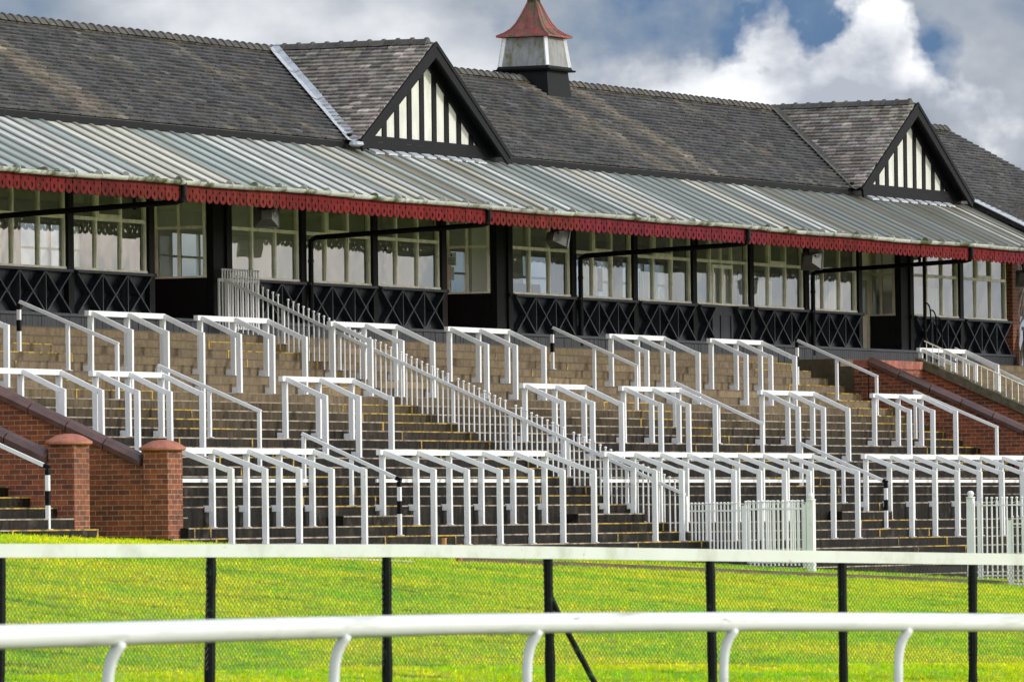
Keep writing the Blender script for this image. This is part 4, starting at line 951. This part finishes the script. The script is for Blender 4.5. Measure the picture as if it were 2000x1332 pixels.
# ------------------------------------------------------------------ black posted fence with white plank and netting
FP=[0,412,755,1070,1387,1645,1900]
def fence_pt(px):
    z=69.+14.7*px/2000; v=ray(px,1075+ (0 if px<800 else (px-800)*.0145)); return CAM+v*z
fen=thing('plank_fence',tuple(fence_pt(1000)),'white plank fence on black netted posts across the near edge of the lawn','fence')
pts=[fence_pt(px) for px in range(-640,2700,20)]
for seg in range(0,len(pts)-1,31):
    b=MB(); sub=pts[seg:seg+32]
    for a,c in zip(sub[:-1],sub[1:]): b.bar(a,Vector(c)-(Vector(c)-Vector(a))*(.0),.035,.13)
    b.build('plank',M_plank_white,fen)
lean={0:.02,412:.03,755:.008,1070:-.012,1387:-.012,1645:.0,1900:.012}
for px in FP+[-430,2145,2380,2610]:
    a=fence_pt(px); zb=float(gz(a[0],a[1])); l=lean.get(px,0); b=MB(); r=[]
    P=[]
    for e in np.linspace(0,1,10): P.append((a[0]+R0[0]*(-l*e*1.2)+D0[0]*.05,a[1]+R0[1]*(-l*e*1.2)+D0[1]*.05,a[2]-.066-(a[2]-.066-zb+.1)*e)); r.append(.052*(1+jit(-.1,.1)))
    b.tube(P,r,9); po=b.build('post',M_fpost,fen)
    if px==1070:
        b=MB(); t0=Vector(P[2]); b.tube([t0,t0+Vector((R0[0]*.12,R0[1]*.12,-.28)),t0+Vector((R0[0]*.62,R0[1]*.62,-1.25))],.032,7); b.build('strut',M_fpost,fen)
# netting: fine black mesh hung under the plank
def netting():
    V=[];F=[]; cell=.062; L=[0.]
    P=[fence_pt(px) for px in range(-640,2700,40)]
    for a,c in zip(P[:-1],P[1:]): L.append(L[-1]+float(np.linalg.norm(c-a)))
    L=np.array(L); P=np.array(P); tot=L[-1]
    def at(s_): return np.array([np.interp(s_,L,P[:,i]) for i in range(3)])
    b=MB(); H=1.15; nrow=int(H/cell); t=.0026
    off=D0*.06
    ncol=int(tot/cell)
    top=[at(k*cell)+off for k in range(ncol+1)]
    def pnt(k,r): 
        q=top[min(k,ncol)]; return (q[0],q[1],q[2]-.06-r*cell)
    for sg in (0,1):
        for k0 in range(-nrow,ncol+nrow):
            # a straight diagonal wire from the top to the bottom of the net
            ks=[k0+(r if sg==0 else -r) for r in (0,nrow)]
            if min(ks)<0 or max(ks)>ncol: continue
            a,c=Vector(pnt(ks[0],0)),Vector(pnt(ks[1],nrow)); d=(c-a).normalized(); u=Vector(D0); w=d.cross(u).normalized()
            n=len(b.v)
            for e in (a,c): b.v+=[tuple(e+w*t),tuple(e-w*t*.5+u*t),tuple(e-w*t*.5-u*t)]
            for i in range(3): j=(i+1)%3; b.face((n+i,n+j,n+3+j,n+3+i))
    b.build('netting',M_net,fen)
netting()
# ------------------------------------------------------------------ running rail
RPX=[(-120,1246,50.7),(0,1243,50),(235,1237,48),(670,1224,44),(1050,1216.5,41),(1430,1213.5,39),(1770,1214.5,37.5),(2000,1215.5,36.5),(2150,1216,36)]
rp=[]
for px,py,th in RPX: rp.append(CAM+ray(px,py)*(FPX*.14/th))
rp=np.array(rp)
def rail_at(px): return np.array([np.interp(px,[q[0] for q in RPX],rp[:,i]) for i in range(3)])
rr=thing('running_rail',tuple(rail_at(1000)),'thick white plastic running rail on curved posts nearest the camera','rail')
joints=[-120,520,1395,2150]
def smooth_at(px):
    # cubic through the knots, so that the rail bends evenly
    xs_=np.array([q[0] for q in RPX],float); return np.array([np.polyval(np.polyfit((xs_-1000)/1000,rp[:,i],4),(px-1000)/1000) for i in range(3)])
for a,c in zip(joints[:-1],joints[1:]):
    b=MB(); n=24; b.tube([smooth_at(a+(c-a)*i/n+0) for i in range(n+1)],.068,20,caps=False); b.build('rail_tube',M_whitep,rr,smooth=True)
for j in joints[1:-1]:
    b=MB(); b.tube([smooth_at(j+1),smooth_at(j+55)],.0692,20,caps=False); b.build('rail_joint',M_whitep,rr,smooth=True)
for px in (-190,222,660,1040,1425,1762,2110):
    p=smooth_at(px); g=float(gz(p[0],p[1]))-.1; b=MB(); rt=R0
    P=[]; 
    for dx,dz in ((.045,-.045),(.03,-.075),(.005,-.11),(-.015,-.16),(-.03,-.23),(-.036,-.32)): P.append((p[0]+rt[0]*dx,p[1]+rt[1]*dx,p[2]+dz))
    P.append((p[0]-rt[0]*.045,p[1]-rt[1]*.045,g)); b.tube(P,[.034,.036,.036,.035,.034,.033,.033],14); b.build('post',M_whitep,rr,smooth=True)
# ------------------------------------------------------------------ small things on the lawn
b=MB(); n=50; xs=np.linspace(115,150,n)
for i in range(n-1):
    x0,x1_=xs[i],xs[i+1]; za,zb=float(gz(x0,55.1))-.0,float(gz(x1_,55.1))
    b.hexa([(x0,54.955,za-.14),(x1_,54.955,zb-.14),(x1_,54.98,zb-.14),(x0,54.98,za-.14),(x0,54.955,za),(x1_,54.955,zb),(x1_,54.98,zb),(x0,54.98,za)])
tag(b.build('edging_board',M_board),'long dark timber edging board along the step in the lawn','edging')
p0,p1=on_y(645,1091,54.2),on_y(805,1099,54.2)
b=MB(); b.bar((p0[0],54.2,float(gz(p0[0],54.2))+.015),(p1[0],54.2,float(gz(p1[0],54.2))+.015),.1,.03); tag(b.build('loose_plank',M_palewood),'pale loose plank lying on the lawn under the white fence plank','plank')
for px,lab in ((868,'short orange-brown peg in the lawn, left of the pair'),(898,'short orange-brown peg in the lawn, right of the pair')):
    p=on_y(px,1092,54.8 if px>880 else 55.3); g=float(gz(p[0],p[1])); b=MB(); b.box(p[0]-.035,p[0]+.035,p[1]-.03,p[1]+.03,g-.05,g+.3); b.box(p[0]-.04,p[0]+.04,p[1]-.035,p[1]+.035,g+.3,g+.32)
    tag(b.build('wooden_peg',M_wood),lab,'peg','wooden pegs in the lawn')
p=on_y(1402,1096,57.3); g=float(gz(p[0],p[1])); b=MB(); b.box(p[0]-.07,p[0]+.07,57.25,57.35,g-.05,g+.16); b.box(p[0]-.08,p[0]+.08,57.24,57.36,g+.16,g+.18); tag(b.build('marker_block',pmat('faded_red',(.32,.04,.04),.5)),'small red marker block behind the white pickets','marker')
# ------------------------------------------------------------------ bare trees beyond the right end, and the far side
def bare_tree(x,y,zb,h,seed,label,wsc=1.):
    rnd=random.Random(seed); t=thing('bare_tree',(x,y,zb),label,'tree','bare trees behind the pavilion'); tr=MB(); cr=MB()
    def grow(p,d,L,r,lev):
        q=p+d*L; mid=p.lerp(q,.5)+Vector((rnd.uniform(-.06,.06)*L,rnd.uniform(-.06,.06)*L,0))
        (tr if lev==0 else cr).tube([p,mid,q],[r,r*.85,r*.65],5 if lev<3 else 3,caps=False)
        if lev>=6 or r<.004: return
        for k in range(3 if lev<3 else rnd.choice((2,3))):
            nd=(d+Vector((rnd.uniform(-.65,.65)*wsc,rnd.uniform(-.65,.65)*wsc,rnd.uniform(-.1,.45)))).normalized()
            grow(p.lerp(q,rnd.uniform(.5,1.) if k else 1.),nd,L*rnd.uniform(.62,.82),r*.58,lev+1)
    grow(Vector((x,y,zb)),Vector((0,0,1)),h*.26,.2,0); tr.build('trunk',M_bark,t); cr.build('crown',M_bark,t)
bare_tree(190,on_x(1994,600,190)[1],1.5,12,3,'bare tree behind the brick end wall at the right edge, nearest to it',.7)
bare_tree(197,on_x(1986,600,197)[1],1.5,13,8,'bare tree behind the nearest one at the right edge',.7)
bare_tree(205,on_x(2010,600,205)[1],1.5,13,11,'bare tree farthest back at the right edge',.8)

# dark trees beyond the far side of the pavilion, seen through its glass
M_needle=pmat('dark_needles',(.030,.055,.022),.8,.4,2)
def dark_tree(x,y,h,r,seed,label):
    rnd=np.random.default_rng(seed); zb=float(gz(x,y)); t=thing('dark_tree',(x,y,zb),label,'tree','dark trees behind the pavilion')
    b=MB(); b.tube([(x,y,zb-.2),(x+.1,y,zb+h*.5),(x,y,zb+h*.9)],[.28,.18,.05],7)
    for k in range(14):
        a=k*2.4; z=zb+h*(.2+.05*k); L=r*(1-.05*k); b.tube([(x,y,z),(x+L*.8*math.cos(a),y+L*.8*math.sin(a),z-.2)],[.06,.02],4)
    b.build('trunk',M_bark,t)
    n=2600; zz=rnd.uniform(.12,1.,n)**.9; a=rnd.uniform(0,2*np.pi,n); tier=.65+.35*np.abs(np.sin(zz*22+a)); rad=r*(1-zz)**.75*tier*np.sqrt(rnd.uniform(.25,1,n))
    P=np.stack([x+rad*np.cos(a),y+rad*np.sin(a),zb+h*zz],-1); d=rnd.normal(0,1,(n,2,3))*np.array([.34,.34,.2]); V=np.stack([P-d[:,0]*.5,P+d[:,0]*.5,P+d[:,1]*.7],1)
    m=MB(); m.v=[tuple(q) for q in V.reshape(-1,3)]; m.f=[(3*i,3*i+1,3*i+2) for i in range(n)]; g=rnd.uniform(.6,1.5,n); m.t=[(q,q,q) for q in g]; m.m=[0]*n
    m.build('crown',M_needle,t)
for x,y,h,r,sd,lab in ((214,106,14.5,3.6,1,'dark tree seen through the left recess glass, nearest of the row'),(222,111,15.5,4.,2,'second dark tree of the row behind the pavilion, seen through glass'),(231,114,14,3.8,3,'third dark tree of the row behind the pavilion, seen through glass'),(240,119,15,4.2,4,'farthest dark tree of the row behind the pavilion, seen through glass')):
    dark_tree(x,y,h,r,sd,lab)
